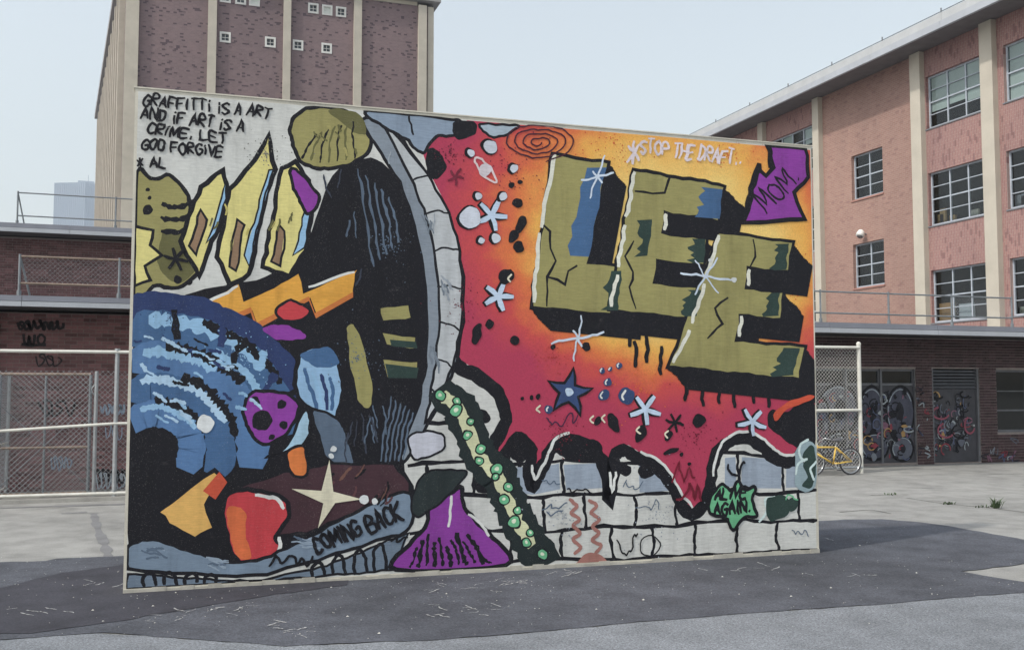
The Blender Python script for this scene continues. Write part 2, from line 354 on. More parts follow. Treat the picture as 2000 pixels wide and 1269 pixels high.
# spray field from yellow through orange to crimson
def fire_mat():
    q = NT('spray_fire'); mp = q.n('Mapping'); c = muv(1330, 520)
    ctr = WF(c[0], c[1])-A
    mp.inputs['Location'].default_value = (-ctr.x, -ctr.y, -ctr.z); q.l(q.tc.outputs['Object'], mp.inputs[0])
    sp = q.n('SeparateXYZ'); q.l(mp.outputs[0], sp.inputs[0]); cb = q.n('CombineXYZ')
    for i, k in ((0, .58), (2, .80)):
        m_ = q.n('Math', operation='MULTIPLY'); m_.inputs[1].default_value = k; q.l(sp.outputs[i], m_.inputs[0]); q.l(m_.outputs[0], cb.inputs[i])
    ln = q.n('VectorMath', operation='LENGTH'); q.l(cb.outputs[0], ln.inputs[0])
    nz = q.noise(2.4, 7, .62); ad = q.n('Math', operation='MULTIPLY_ADD'); ad.inputs[1].default_value = .55; q.l(nz, ad.inputs[0]); q.l(ln.outputs['Value'], ad.inputs[2])
    dn = q.n('Math', operation='MULTIPLY_ADD'); dn.inputs[1].default_value = -.16; q.l(sp.outputs[2], dn.inputs[0]); q.l(ad.outputs[0], dn.inputs[2])
    dv = q.n('Math', operation='DIVIDE'); dv.inputs[1].default_value = 2.0; q.l(dn.outputs[0], dv.inputs[0])
    c = q.ramp(dv.outputs[0], [(.46, S(234,200,118)), (.62, S(230,172,84)), (.73, S(216,116,66)), (.83, S(198,74,72)), (.97, S(174,54,84))])
    b = q.noise(60, 3); c = q.mix(1.0, c, q.ramp(b, [(.3, (.86,)*3), (.7, (1.1,)*3)]), 'MULTIPLY')
    q.base(c); q.b.inputs['Roughness'].default_value = .72; q.bump(b, .3, .003); return q.m
FIRE = fire_mat()
drip = [(1594,835),(1572,868),(1548,892),(1520,884),(1492,860),(1462,846),(1430,850),(1404,872),(1392,930),(1376,982),(1352,992),(1330,966),(1312,928),(1284,902),(1252,884),(1228,868),(1206,880),(1200,925),(1196,962),(1188,925),(1176,880),(1146,856),(1110,848),(1082,862),(1062,905),(1046,936),(1038,910),(1040,868),(1022,846),(1000,862),(978,902),(958,936),(944,930),(952,890),(974,846),(992,800),(976,756),(940,726),(900,706),(888,690)]
field = [(1040,246),(1300,268),(1583,291),(1592,560)]
fieldpts = field + catmull(drip, False, 5) + [(884,660),(900,560),(890,460),(866,390),(838,340),(826,300),(850,262),(900,250),(912,236)]
shape('spray_field', fieldpts, None, False, mat=FIRE)
# black body under the drips and white rim light
line('drip_outline', [(x-4, y+11) for x, y in drip], 25, BLACK, n=5)
mb = MB()
for sl_ in (slice(1, 9), slice(10, 15), slice(17, 20), slice(22, 27), slice(30, 34)):
    strokeuv(mb, px(catmull([(x+1, y-2) for x, y in drip[sl_]], False, 5)), 5.5*PX)
mb.build('drip_highlight', paint(WHITE), hw)
shape('black_blot', [(1594,790),(1592,872),(1560,876),(1520,850),(1500,828),(1508,800),(1540,806),(1560,786)], BLACK)
for x, y, r, ry in ((1000,862,0,0), (1012,884,17,20), (1130,876,46,24), (1262,920,17,15), (1218,916,15,12), (944,812,14,13)):
    if r: shape('black_spot', circle(x, y, r, 14, ry), BLACK)

# ---- left half: an abstract composition in the mural's colours
shape('black_field', [(262,640),(330,590),(420,560),(520,540),(600,470),(640,360),(700,310),(760,330),(812,430),(836,560),(838,700),(812,820),(790,905),(800,975),(640,1050),(480,1110),(300,1070),(248,1040)], BLACK, n=5)
shape('grey_crescent', [(706,236),(756,240),(826,330),(880,430),(904,540),(900,660),(872,760),(824,850),(792,898),(784,880),(822,770),(834,640),(822,500),(786,370),(730,280)], GREY, outline=6)
shape('pale_crescent', [(752,246),(826,330),(882,430),(902,540),(898,650),(868,756),(832,826),(846,740),(858,620),(846,480),(808,360)], LGREY, outline=5)
for a, b in (((806,352),(846,350)), ((828,420),(876,416)), ((846,490),(894,488)), ((854,560),(904,566)), ((856,630),(900,646)), ((850,700),(888,724)), ((842,760),(860,786))):
    line('crescent_rib', [a, ((a[0]+b[0])/2, (a[1]+b[1])/2-6), b], 3.5, BLACK)
for i in range(6): line('brush_streak', [(742+i*9, 905-i*2), (752+i*9, 840), (766+i*8, 775+i*6)], 3.2, SLATE, jit=.4)
for i in range(5): line('brush_streak', [(700+i*15, 330+i*14), (716+i*14, 430), (728+i*13, 520-i*12)], 4, SLATE, jit=.5)
shape('sky_patch', [(716,216),(860,230),(900,238),(896,262),(850,268),(826,300),(790,270),(742,244)], S(140,156,176), outline=6)
shape('sky_patch', [(936,243),(1012,247),(994,262),(962,266)], S(170,186,200), outline=5)
line('patch_joint', [(800,226),(806,262)], 4, BLACK)
shape('black_spot', [(838,292),(862,300),(870,330),(850,350),(832,334)], BLACK)
shape('dark_edge', [(884,238),(924,240),(930,262),(906,272),(888,268)], BLACK)
# olive masses
shape('olive_mass', [(566,246),(600,212),(660,212),(706,240),(724,282),(690,318),(640,330),(590,318),(574,284)], OLIVE, outline=7)
shape('olive_shade', [(640,216),(700,222),(716,262),(680,250)], DOLIVE)
for i in range(7): line('brush_streak', [(590+i*17, 318-abs(i-3)*3), (600+i*15, 290-i*3), (618+i*12, 262-i*4)], 3.5, DOLIVE if i % 2 else BLACK, jit=.5)
shape('olive_mass', [(262,346),(300,352),(338,344),(372,400),(366,460),(392,520),(350,560),(300,560),(260,590)], OLIVE, outline=7)
shape('olive_shade', [(320,450),(366,462),(386,520),(346,552),(310,520)], DOLIVE)
for x, y, r in ((290,372,4), (291,388,4), (287,411,10), (370,552,6), (345,545,8)): shape('black_spot', circle(x, y, r, 12), BLACK)
for a in range(3): line('brush_streak', [(318,400+a*26),(346,404+a*24),(380,394+a*26)], 9, BLACK, jit=.4)
shape('yellow_flash', [(262,440),(300,452),(292,480),(318,500),(284,520),(292,548),(262,556)], YEL, False, outline=5)
# yellow shards
for P_, hi in (([(352,470),(392,366),(436,330),(446,388),(420,460),(388,540)], (398,380)), ([(424,500),(448,370),(500,312),(524,262),(536,330),(510,420),(488,536),(452,560)], (470,390)), ([(512,520),(534,420),(548,330),(576,318),(604,352),(610,420),(596,490),(566,540)], (560,380))):
    shape('yellow_shard', P_, YEL, False, outline=8)
for P_ in ([(404,474),(430,400),(438,356),(442,388),(420,456)], [(476,500),(500,420),(524,330),(532,330),(508,420),(486,520)], [(572,500),(590,440),(600,366),(606,420),(594,484)]): shape('shard_shade', P_, LBLUE, False, outline=3)
for P_ in ([(370,480),(392,410),(404,430),(384,500)], [(446,520),(462,430),(476,440),(462,530)], [(530,510),(546,440),(558,452),(548,520)]): shape('shard_core', P_, S(150,122,98), False, outline=4)
shape('purple_sliver', [(566,332),(596,346),(622,384),(612,410),(596,414),(578,376)], PURP, outline=6)
# orange zigzag
zz = [(388,590),(470,548),(478,584),(586,530),(596,566),(700,520),(694,580),(616,622),(606,588),(500,646),(492,612),(404,648)]
shape('orange_zigzag', zz, ORNG, False, outline=9)
shape('zigzag_shade', [(404,638),(490,600),(500,632),(604,578),(614,610),(690,570),(690,580),(616,621),(606,587),(500,645),(492,611),(404,647)], S(206,122,66), False)
line('zigzag_highlight', [(398,592),(464,560)], 5, WHITE); line('zigzag_highlight', [(604,560),(690,530)], 5, WHITE)
shape('red_lens', [(540,604),(570,588),(604,604),(592,622),(556,628)], RED, outline=5)
# blue arcs sweeping out of the left edge
def arc(name, r, wd, col, a0, a1, cx=306, cy=872, sq=.92, jit=.06):
    P_ = [(cx+math.cos(math.radians(t))*r, cy-math.sin(math.radians(t))*r*sq) for t in [a0+(a1-a0)*i/14 for i in range(15)]]
    line(name, [(max(258-(y-600)*.025, x), y) for x, y in P_], wd, col, jit=jit, n=3)
arc('blue_arc', 300, 44, NAVY, 100, 22); arc('blue_arc', 250, 60, DENIM, 98, 10); arc('light_blue_arc', 268, 22, LBLUE, 92, 40, jit=.4); arc('light_blue_arc', 232, 12, LBLUE, 60, 16, jit=.4)
arc('blue_arc', 188, 54, S(88,124,170), 100, -8); arc('light_blue_arc', 200, 18, LBLUE, 96, 56, jit=.4); arc('blue_arc', 126, 48, DENIM, 108, -20); arc('light_blue_arc', 142, 14, S(176,206,232), 100, 24, jit=.4)
arc('blue_arc', 70, 44, S(88,124,170), 126, -30); arc('light_blue_arc', 84, 10, LBLUE, 110, 30, jit=.4)
for r, a0, a1, w_ in ((278, 70, 30, 14), (214, 84, 40, 16), (156, 70, 10, 14), (98, 90, 20, 13)): arc('black_arc', r, w_, BLACK, a0, a1, jit=.5)
for i in range(7):
    a = math.radians(20+i*10); line('brush_streak', [(306+math.cos(a)*(236+i%3*14), 872-math.sin(a)*(236+i%3*14)*.92), (306+math.cos(a+.06)*(290-i%2*16), 872-math.sin(a+.06)*(290-i%2*16)*.92)], 12, [BLACK, NAVY, LBLUE][i % 3], jit=.5)
shape('blue_drop', [(586,690),(640,676),(664,716),(668,780),(650,824),(612,800),(580,772)], S(150,186,220), outline=8)
for i in range(4): line('brush_streak', [(596+i*16, 720+i*6), (606+i*14, 756), (620+i*10, 800)], 6, [DENIM, LBLUE, NAVY, DENIM][i], jit=.3)
shape('blue_cap', [(586,692),(638,678),(662,712),(620,716)], DENIM)
# purple spotted panel
shape('purple_panel', [(474,800),(500,764),(560,770),(584,800),(560,846),(512,866),(486,836)], PURP, outline=6)
for x, y, r in ((512,820,20), (548,790,9), (500,782,8), (556,830,8), (530,852,6)): shape('black_spot', circle(x, y, r, 14), BLACK)
shape('purple_panel', [(512,640),(548,634),(596,652),(584,664),(540,662)], PURP)
shape('pale_wedge', [(560,870),(596,800),(606,826),(588,870),(520,892)], S(170,204,226), outline=5)
shape('grey_pillar', [(612,800),(664,826),(690,900),(650,906),(628,870)], SLATE, outline=5)
# dark red rock, warm shards and a red cushion shape
shape('brown_mass', [(470,950),(540,925),(640,905),(770,905),(800,940),(796,980),(700,1000),(600,1040),(520,1050),(486,1010)], BROWN, False, outline=5)
shape('warm_panel', [(562,884),(594,872),(600,920),(572,930)], S(222,128,70), outline=5)
shape('olive_slab', [(676,650),(700,640),(730,760),(720,798),(694,770)], OLIVE, outline=5)
for P_ in ([(738,600),(800,592),(806,622),(748,630)], [(742,648),(812,656),(818,684),(752,676)], [(746,700),(818,704),(816,740),(752,740)]): shape('olive_block', P_, OLIVE, False, outline=6)
shape('green_shade', [(752,712),(816,718),(812,738),(756,738)], DGREEN, False); shape('green_shade', [(760,664),(814,668),(816,682),(764,676)], DGREEN, False)
shape('ember_band', [(306,1000),(360,960),(420,916),(436,930),(400,985),(420,1030),(380,1052),(330,1022)], S(224,178,104), False, outline=7)
shape('ember_tip', [(396,960),(430,920),(446,940),(420,975)], S(206,88,64), False)
shape('red_cushion', [(440,968),(500,958),(556,974),(562,1012),(540,1046),(548,1072),(508,1108),(470,1100),(444,1052)], RED, outline=8)
line('white_gleam', [(500,966),(540,972),(554,992)], 6, WHITE); line('white_gleam', [(548,1050),(544,1078),(520,1100)], 6, WHITE)
shape('ember_shade', [(446,990),(480,1000),(478,1040),(492,1084),(470,1092),(450,1050)], S(216,112,70))
# grey band with lettering and a row of arches
shape('grey_band', [(250,1066),(300,1054),(380,1078),(470,1098),(560,1070),(660,1018),(740,976),(800,962),(798,1030),(720,1060),(620,1092),(500,1122),(380,1120),(250,1108)], S(122,140,160), outline=6, n=6)
shape('grey_base', [(250,1118),(380,1130),(500,1134),(640,1104),(796,1040),(772,1112),(500,1135),(246,1152)], S(112,128,146), False, outline=4)
for i, x in enumerate((292,332,372,410,622,662,704,742)):
    h = (26, 24, 20, 14, 26, 36, 46, 54)[i]; y = 1150-(x-250)*.062-4; line('arch', [(x-12,y),(x-10,y-h*.7),(x,y-h),(x+10,y-h*.7),(x+12,y-2)], 6, BLACK)
# lower middle: purple mound, green dotted band, black cap
shape('purple_mound', [(772,1112),(800,1062),(830,1030),(840,990),(880,962),(902,952),(906,990),(930,1018),(962,1048),(990,1104)], PURP, outline=8, n=5)
for i in range(11): line('brush_streak', [(800+i*16, 1106-i*.8), (806+i*14, 1092-(i*7) % 23), (816+i*11, 1070-(i*13) % 31)], 5+(i*3) % 6, BLACK, jit=.5)
line('white_gleam', [(884,966),(878,1000),(876,1026)], 5, WHITE); line('white_gleam', [(914,1006),(940,1022),(954,1044)], 5, WHITE)
shape('black_cap', [(806,968),(834,922),(908,920),(886,956),(850,990),(812,1008)], S(40,50,52), outline=4)
bandp = [(868,772),(900,800),(920,850),(944,900),(976,930),(992,975),(1014,1020),(1036,1060),(1066,1096)]
line('band_outline', bandp, 66, S(34,44,46), n=6, jit=.12); line('cream_band', [(x-2, y) for x, y in bandp[:-1]], 22, S(214,216,178), n=6, jit=.2)
for i, (x, y) in enumerate(catmull(bandp, False, 2)[:-1]):
    r = (9, 7, 11, 6, 8)[i % 5]; dx = 9 if i % 2 else -9
    mb = MB(); pad(mb, px(circle(x+dx, y, r+3, 14))); mb.build('band_dot', paint(BLACK), hw)
    mb = MB(); pad(mb, px(circle(x+dx, y, r, 14))); mb.build('band_dot', paint(GREEN), hw)
    mb = MB(); pad(mb, px(circle(x+dx, y-1, r*.4, 10))); mb.build('band_dot', paint(S(226,232,210)), hw)
shape('white_patch', [(800,850),(860,846),(862,880),(810,896)], S(198,200,212), outline=4)
shape('terracotta_streak', [(1124,1104),(1140,1082),(1160,1078),(1182,1098)], TERRA)
for x0 in (1120, 1158): line('terracotta_streak', [(x0+(6 if i % 2 else -6)+i*1.2, 975+i*13) for i in range(9)], 7, TERRA)

def flecks(name, pts, n_, l, wd, cols, ang, spread):
    for i in range(n_):
        x, y = random.choice(pts); x += random.uniform(-spread, spread); y += random.uniform(-spread, spread); a = ang+random.uniform(-.35, .35); k = random.uniform(.5, 1)*l
        line(name, [(x-math.cos(a)*k/2, y-math.sin(a)*k/2), (x+random.uniform(-2, 2), y+random.uniform(-2, 2)), (x+math.cos(a)*k/2, y+math.sin(a)*k/2)], wd*random.uniform(.6, 1.3), random.choice(cols), jit=.35)
flecks('brush_fleck', [(300,700),(380,700),(440,740),(480,800),(330,780)], 34, 30, 5, [BLACK, NAVY, LBLUE, S(176,206,232)], .5, 40)
flecks('brush_fleck', [(430,420),(470,460),(550,440)], 10, 22, 3, [S(196,184,112), DOLIVE], 1.9, 22)
flecks('brush_fleck', [(620,950),(700,940),(740,960)], 16, 34, 4, [S(96,62,66), BLACK, S(110,78,70)], -.9, 26)
flecks('brush_fleck', [(640,250),(680,280)], 8, 18, 4, [BLACK, DOLIVE, S(168,160,104)], 1.1, 24)
flecks('brush_fleck', [(300,1080),(420,1100),(600,1060),(740,1010)], 22, 44, 3, [SLATE, S(150,166,184)], .15, 10)
flecks('brush_fleck', [(770,300),(840,440),(866,560),(852,700)], 14, 40, 3, [S(160,168,178), S(120,130,142)], 1.3, 12)
flecks('brush_fleck', [(660,380),(700,450),(720,560),(690,850),(740,830)], 18, 60, 3, [S(58,64,78), SLATE], 1.5, 30)
def overspray(x, y, r, col, n_=90):
    mb = MB()
    for i in range(n_):
        a = random.uniform(0, 6.28); d = r*abs(random.gauss(0, .55)); k = random.uniform(.5, 1.6); pad(mb, px(circle(x+math.cos(a)*d, y+math.sin(a)*d, k, 5)), lay(.0000004))
    mb.build('overspray_dots', paint(col), hw)
for x, y, r, c in ((1000,330,60,S(120,36,60)), (900,600,50,S(110,30,54)), (1080,700,60,S(176,60,60)), (1250,760,70,S(214,110,60)), (1500,720,60,S(60,40,40)), (1540,560,50,S(204,96,56)), (1100,850,50,S(120,30,50)), (1360,850,60,S(110,26,48)), (700,700,60,SLATE), (760,480,50,SLATE), (520,300,60,S(120,120,116)), (330,620,50,NAVY), (480,700,60,LBLUE), (1300,1000,80,S(150,158,170)), (1100,1010,70,S(150,158,170)), (880,300,40,S(90,30,50)), (1420,300,60,S(206,100,60)), (1200,280,60,S(200,80,60))): overspray(x, y, r, c)
# ---- right half: block letters, stars, dots
def letter(P_):
    for k in range(20, 0, -1):
        mb = MB(); pad(mb, px([(x+k*2-3, y+k*2.25) for x, y in P_]), lay(.000008)); mb.build('letter_shadow', paint(BLACK), hw)
    mb = MB(); pad(mb, px(P_)); mb.build('block_letter', paint(OLIVE), hw)
    mb = MB(); strokeuv(mb, px(dense(P_, True)), 7*PX, True); mb.build('outline', paint(BLACK), hw)
Lp = [(1078,300),(1188,318),(1150,512),(1226,522),(1214,618),(1036,600)]
E1 = [(1236,330),(1416,362),(1402,432),(1300,416),(1294,454),(1382,466),(1374,520),(1284,510),(1278,552),(1376,562),(1366,624),(1188,606)]
E2 = [(1404,452),(1550,474),(1540,532),(1462,524),(1456,562),(1532,570),(1524,624),(1446,616),(1438,664),(1572,676),(1562,742),(1304,716)]
letter(Lp); letter(E1); letter(E2)
def jag(x0, y0, x1, y1, wd, col, n_=9):
    l = [(x0+(x1-x0)*i/n_-wd/2+random.uniform(-9, 9), y0+(y1-y0)*i/n_) for i in range(n_+1)]; r = [(x0+(x1-x0)*i/n_+wd/2, y0+(y1-y0)*i/n_) for i in range(n_, -1, -1)]
    shape('overspray', l+r, col, False)
jag(1160,328,1128,500,44,DENIM); jag(1392,368,1384,426,40,DENIM); jag(1366,468,1360,514,26,DGREEN); jag(1528,476,1522,528,26,DGREEN); jag(1354,566,1348,618,28,DGREEN); jag(1510,572,1506,618,26,DGREEN); jag(1540,680,1530,734,40,DGREEN); jag(1262,430,1254,500,22,DGREEN); jag(1200,530,1194,606,26,DGREEN)
for a, b in (((1084,306),(1056,442)), ((1054,456),(1042,588)), ((1240,336),(1224,420)), ((1220,440),(1208,520)), ((1204,540),(1194,598)), ((1404,460),(1380,540)), ((1376,556),(1352,630)), ((1346,646),(1316,706)), ((1302,420),(1297,448)), ((1464,528),(1460,556)), ((1448,620),(1442,656))):
    line('letter_highlight', [a, ((a[0]+b[0])/2-1, (a[1]+b[1])/2), b], 8, S(226,226,214))
for P_ in ([(1060,440),(1076,452),(1074,486),(1084,510),(1070,540),(1066,596)], [(1072,540),(1104,556),(1112,530),(1126,520)], [(1240,372),(1272,380),(1296,376),(1304,352),(1310,344)], [(1236,470),(1222,500),(1236,530),(1230,560),(1240,600)], [(1420,580),(1396,600),(1410,630),(1380,660)], [(1470,470),(1476,500),(1466,520)]): line('crack_line', P_, 4.5, BLACK, smooth=False, jit=.3)
for x, y, l in ((1240,690,34), (1262,672,52), (1290,700,44), (1340,752,40), (1372,748,62), (1404,760,34), (1432,756,54), (1470,764,30), (1500,760,46), (1230,660,20)): line('paint_run', [(x, y-22), (x+1, y), (x, y+l*.7)], 8, BLACK)
def asterisk(x, y, r, wd, col, n_=5, rot=.2, shade=True):
    for c, dx, w2 in ((((BLACK, -3, wd+5)),) if shade else ()) + ((col, 0, wd),):
        mb = MB()
        for k in range(n_):
            a = rot+2*math.pi*k/n_; strokeuv(mb, px([(x+dx, y+dx*.3), (x+dx+math.cos(a)*r*.6, y+math.sin(a)*r*.6), (x+dx+math.cos(a)*r, y+math.sin(a)*r)]), w2*PX)
        mb.build('painted_star', paint(c), hw)
asterisk(962,420,28,10,WBLUE,5,.1); asterisk(974,578,26,10,WBLUE,5,.1); asterisk(1262,800,28,10,WBLUE,5,.3); asterisk(1470,824,26,9,WBLUE,5,.35); asterisk(890,345,16,5,S(120,40,60),5,.2,False); asterisk(1316,824,18,6,BLACK,6,.2,False); asterisk(345,505,22,6,BLACK,6,.2,False)
for x, y, r in ((918,426,21), (957,286,13), (918,300,7), (932,384,7), (980,384,8), (966,464,9), (938,470,6), (1004,330,8)):
    mb = MB(); pad(mb, px(circle(x-2, y, r+3))); mb.build('painted_moon', paint(BLACK), hw); mb = MB(); pad(mb, px(circle(x+1, y, r))); mb.build('painted_moon', paint(S(206,212,224)), hw)
def ring_planet(x, y):
    mb = MB(); strokeuv(mb, px(circle(x, y, 30, 22, 10, .8)), 4*PX, True); mb.build('painted_ring', paint(S(226,206,208)), hw); mb = MB(); pad(mb, px(circle(x, y, 13))); mb.build('painted_planet', paint(S(214,206,214)), hw)
ring_planet(948, 332)
sp = []
for i in range(90):
    a = i*.3; r = 6+i*.75; sp.append((1050+math.cos(a-.3)*r-math.sin(a)*3, 278+math.sin(a)*r*.5-math.cos(a)*r*.12))
line('painted_spiral', sp, 3, S(70,34,50), n=2)
for x, y, r, ry, a in ((998,362,6,6,0), (1014,358,5,4,0), (1012,398,11,9,0), (1016,440,9,19,.4), (1002,462,9,13,.5), (1014,484,10,12,.3), (988,540,16,15,0), (932,652,9,22,.2), (956,632,8,9,0), (1004,666,9,9,0), (1080,678,5,5,0), (1146,676,8,9,0), (1364,822,13,13,0), (1250,846,11,17,.2), (1306,850,7,11,.2), (1168,822,7,9,0), (1198,826,10,20,-.3), (1330,886,4,4,0), (1040,776,4,5,0), (1022,778,4,4,0), (1052,772,4,6,0), (1345,905,4,3,0), (1310,880,16,5,-.4)):
    shape('black_spot', circle(x, y, r, 14, ry, a), BLACK)
for x, y, r in ((1222,772,16), (1178,772,11), (1188,748,8), (1070,798,8), (1208,714,6), (1176,724,6), (1192,722,5)):
    shape('painted_bubble', circle(x, y, r), S(52,72,112)); line('bubble_gleam', [(x-r*.2, y-r*.6), (x-r*.55, y), (x-r*.3, y+r*.5)], max(3, r*.28), WHITE)
for x, y in ((994,545), (1050,797), (1156,818), (1178,818), (1244,838), (1300,846)): line('spot_gleam', [(x+4, y-7), (x-3, y), (x+4, y+7)], 3.5, S(228,222,200))
st = [(1112+(46 if i % 2 == 0 else 19)*math.sin(math.pi*i/5+.15), 766-(48 if i % 2 == 0 else 19)*math.cos(math.pi*i/5+.15)) for i in range(10)]
shape('five_point_star', st, S(58,78,122), False, outline=5); shape('star_centre', circle(1112, 765, 8), WBLUE)
def sparkle(x, y, v): 
    for dx, dy, w_ in v: line('sparkle_ray', [(x-dx, y-dy), (x, y), (x+dx, y+dy)], w_, S(208,220,236))
sparkle(1166,346,((32,-6,4),(-14,40,3.5),(10,12,4))); sparkle(1378,540,((48,6,4.5),(22,-36,4),(-22,-30,3))); sparkle(1128,660,((50,-10,4.5),(-8,44,3.5),(10,14,4)))
shape('four_point_star', [(642,898),(652,960),(706,972),(652,984),(622,1030),(630,982),(568,956),(628,958)], S(226,220,196), False)
for x, y, r in ((710,974,9), (730,978,6), (652,878,6), (648,892,5), (400,828,17), (1386,508,4), (1432,546,5)): shape('white_dot', circle(x, y, r), S(218,222,224))
shape('red_stroke', [(1512,808),(1530,790),(1582,770),(1586,778),(1540,800),(1516,820)], S(206,86,62))
shape('pale_squiggle_ground', [(1556,876),(1592,866),(1594,946),(1556,952)], S(150,170,178)); shape('dark_swirl', [(1590,872),(1572,880),(1566,906),(1576,930),(1568,948),(1590,944)], DGREEN)
for P_ in ([(1580,858),(1564,866),(1562,886),(1568,900)], [(1574,896),(1558,904),(1552,926)], [(1592,898),(1582,914),(1590,936)], [(1514,968),(1494,976),(1496,996),(1482,1018)]): line('white_squiggle', P_, 5, S(206,224,224))
shape('black_blot', [(1500,972),(1536,970),(1540,1000),(1512,1016),(1496,1006)], DGREEN); shape('black_spot', circle(1546,986,10,12,14), DGREEN)
# purple arrow with its word
shape('purple_arrow', [(1500,284),(1572,290),(1580,346),(1548,378),(1572,428),(1452,436),(1478,330),(1496,344),(1508,326)], PURP, False, outline=9)
line('arrow_edge', [(1480,322),(1466,380),(1450,434)], 15, BLACK); line('arrow_edge', [(1504,286),(1502,326)], 12, BLACK)
shape('green_splat', [(1392,960),(1408,944),(1426,956),(1440,940),(1452,956),(1474,952),(1470,980),(1476,1006),(1450,1012),(1430,1034),(1416,1010),(1392,1004),(1384,984)], GREEN, outline=7)

# ---- hand lettering: a single-stroke alphabet
GL = {'A':[[(0,0),(.5,1),(1,0)],[(.15,.35),(.85,.35)]],'B':[[(0,0),(0,1),(.7,.95),(.75,.6),(0,.52)],[(.4,.54),(1,.42),(.9,.05),(0,0)]],'C':[[(1,.85),(.5,1),(.05,.6),(.15,.1),(.6,0),(1,.15)]],'D':[[(.1,0),(.1,1)],[(0,1),(.8,.85),(1,.4),(.6,.02),(0,0)]],
'E':[[(1,1),(0,1),(0,0),(1,0)],[(0,.52),(.8,.52)]],'F':[[(0,0),(0,1),(1,1)],[(0,.5),(.8,.5)]],'G':[[(1,.85),(.5,1),(.05,.6),(.15,.1),(.6,0),(1,.2),(1,.48),(.55,.48)]],'H':[[(0,0),(0,1)],[(1,0),(1,1)],[(0,.5),(1,.5)]],'I':[[(.5,0),(.5,1)]],'i':[[(.5,0),(.5,.68)],[(.42,.9),(.58,.98)]],
'K':[[(0,0),(0,1)],[(1,1),(0,.45),(1,0)]],'L':[[(0,1),(0,0),(.9,0)]],'M':[[(0,0),(.1,1),(.5,.3),(.9,1),(1,0)]],'N':[[(0,0),(0,1),(1,0),(1,1)]],'O':[[(.5,1),(.05,.7),(.1,.2),(.5,0),(.95,.25),(.92,.75),(.5,1)]],'P':[[(0,0),(0,1),(.8,.95),(.9,.6),(0,.48)]],'R':[[(0,0),(0,1),(.8,.95),(.85,.6),(0,.5),(1,0)]],
'S':[[(1,.88),(.5,1),(.05,.78),(.5,.52),(.95,.25),(.5,0),(0,.14)]],'T':[[(0,1),(1,1)],[(.5,1),(.5,0)]],'V':[[(0,1),(.5,0),(1,1)]],'.':[[(.3,0),(.5,.08)]],',':[[(.5,.1),(.3,-.2)]],'*':[[(.1,.1),(.9,.9)],[(.1,.8),(.9,.2)],[(.5,1),(.5,0)]],'!':[[(.5,1),(.5,.3)]]}
def text(s_, p0, p1, h, wd, col, label, slant=.06, gap=.28, jit=.06):
    mb = MB(); x0, y0 = p0; x1, y1 = p1; L_ = math.hypot(x1-x0, y1-y0); ux, uy = (x1-x0)/L_, (y1-y0)/L_; vx, vy = uy, -ux
    wid = [.5 if c in '.,' else .45 if c in 'Ii ' else 1.2 if c == 'M' else 1 for c in s_]; unit = L_/(sum(wid)+gap*(len(s_)-1)); cur = 0
    for c, w_ in zip(s_, wid):
        if c != ' ':
            hh = h*(1+random.uniform(-.1, .1)); dy = random.uniform(-.05, .05)*h
            for k in GL[c]:
                P_ = []
                for a, b in k:
                    a = a*w_*unit + slant*b*h + random.uniform(-jit, jit)*unit; b = b*hh+dy+random.uniform(-jit, jit)*h*.6
                    P_.append((x0+ux*(cur+a)+vx*b, y0+uy*(cur+a)+vy*b))
                strokeuv(mb, px(catmull(P_, False, 4) if len(k) > 3 else dense(P_, False, 6)), wd*PX, jit=.18)
        cur += (w_+gap)*unit
    o = mb.build('lettering', paint(col), hw, label=label); return o
text('GRAFFITTi iS A ART', (280,206), (528,230), 21, 4.2, BLACK, 'black hand lettering, first line')
text('AND iF ART iS A', (276,232), (476,258), 21, 4.2, BLACK, 'black hand lettering, second line')
text('CRiME, LET', (286,260), (440,280), 19, 4.2, BLACK, 'black hand lettering, third line')
text('GOD FORGiVE', (278,292), (432,306), 20, 4.2, BLACK, 'black hand lettering, fourth line')
text('* AL', (265,326), (322,330), 18, 4.2, BLACK, 'black hand lettering, last line')
text('*', (1222,318), (1248,320), 40, 6, S(226,214,220), 'white painted asterisk', 0)
text('STOP THE DRAFT..', (1248,300), (1448,322), 27, 5, S(226,214,220), 'white lettering along the top edge')
text('MOM.', (1496,414), (1566,350), 40, 4.5, BLACK, 'black lettering on the purple arrow')
text('ALIVE', (1396,974), (1458,972), 20, 6, BLACK, 'black lettering on the green splat'); text('AGAIN.', (1396,1004), (1466,1000), 22, 6, BLACK, 'black lettering on the green splat')
text('COMING', (618,1080), (706,1042), 30, 6, BLACK, 'black lettering on the grey band'); text('BACK', (722,1040), (788,1014), 34, 6, BLACK, 'black lettering on the grey band')
def scribble(cx, cy, wd, h, n_, lw, col, parent=None):
    P_ = [(cx+wd*(i/n_-.5)+random.uniform(-.3, .3)*wd/n_*2, cy+random.choice((-1, 1))*random.uniform(.3, 1)*h/2) for i in range(n_+1)]
    line('scribble', P_, lw, col, n=4)
for a in ((566,1094,80,22,10,4.5,BLACK), (1098,820,60,26,9,2.5,S(70,40,70)), (1075,942,36,14,6,2,SLATE), (1130,958,50,10,8,3,BLACK), (1085,988,52,14,8,2.5,SLATE), (1085,1002,34,10,6,2.5,SLATE), (1234,944,40,22,7,2,SLATE), (1265,985,44,22,7,2,SLATE), (1228,1062,40,44,8,3,BLACK), (1560,1040,30,12,6,2,SLATE), (1336,920,40,40,7,4,S(120,30,50)), (1345,962,46,36,7,5,S(120,30,50)), (1440,916,34,24,5,5,BLACK), (1546,972,20,12,4,3,GREEN), (560,1138,26,8,6,3,BLACK), (780,1050,30,12,5,4,BLACK)): scribble(*a)
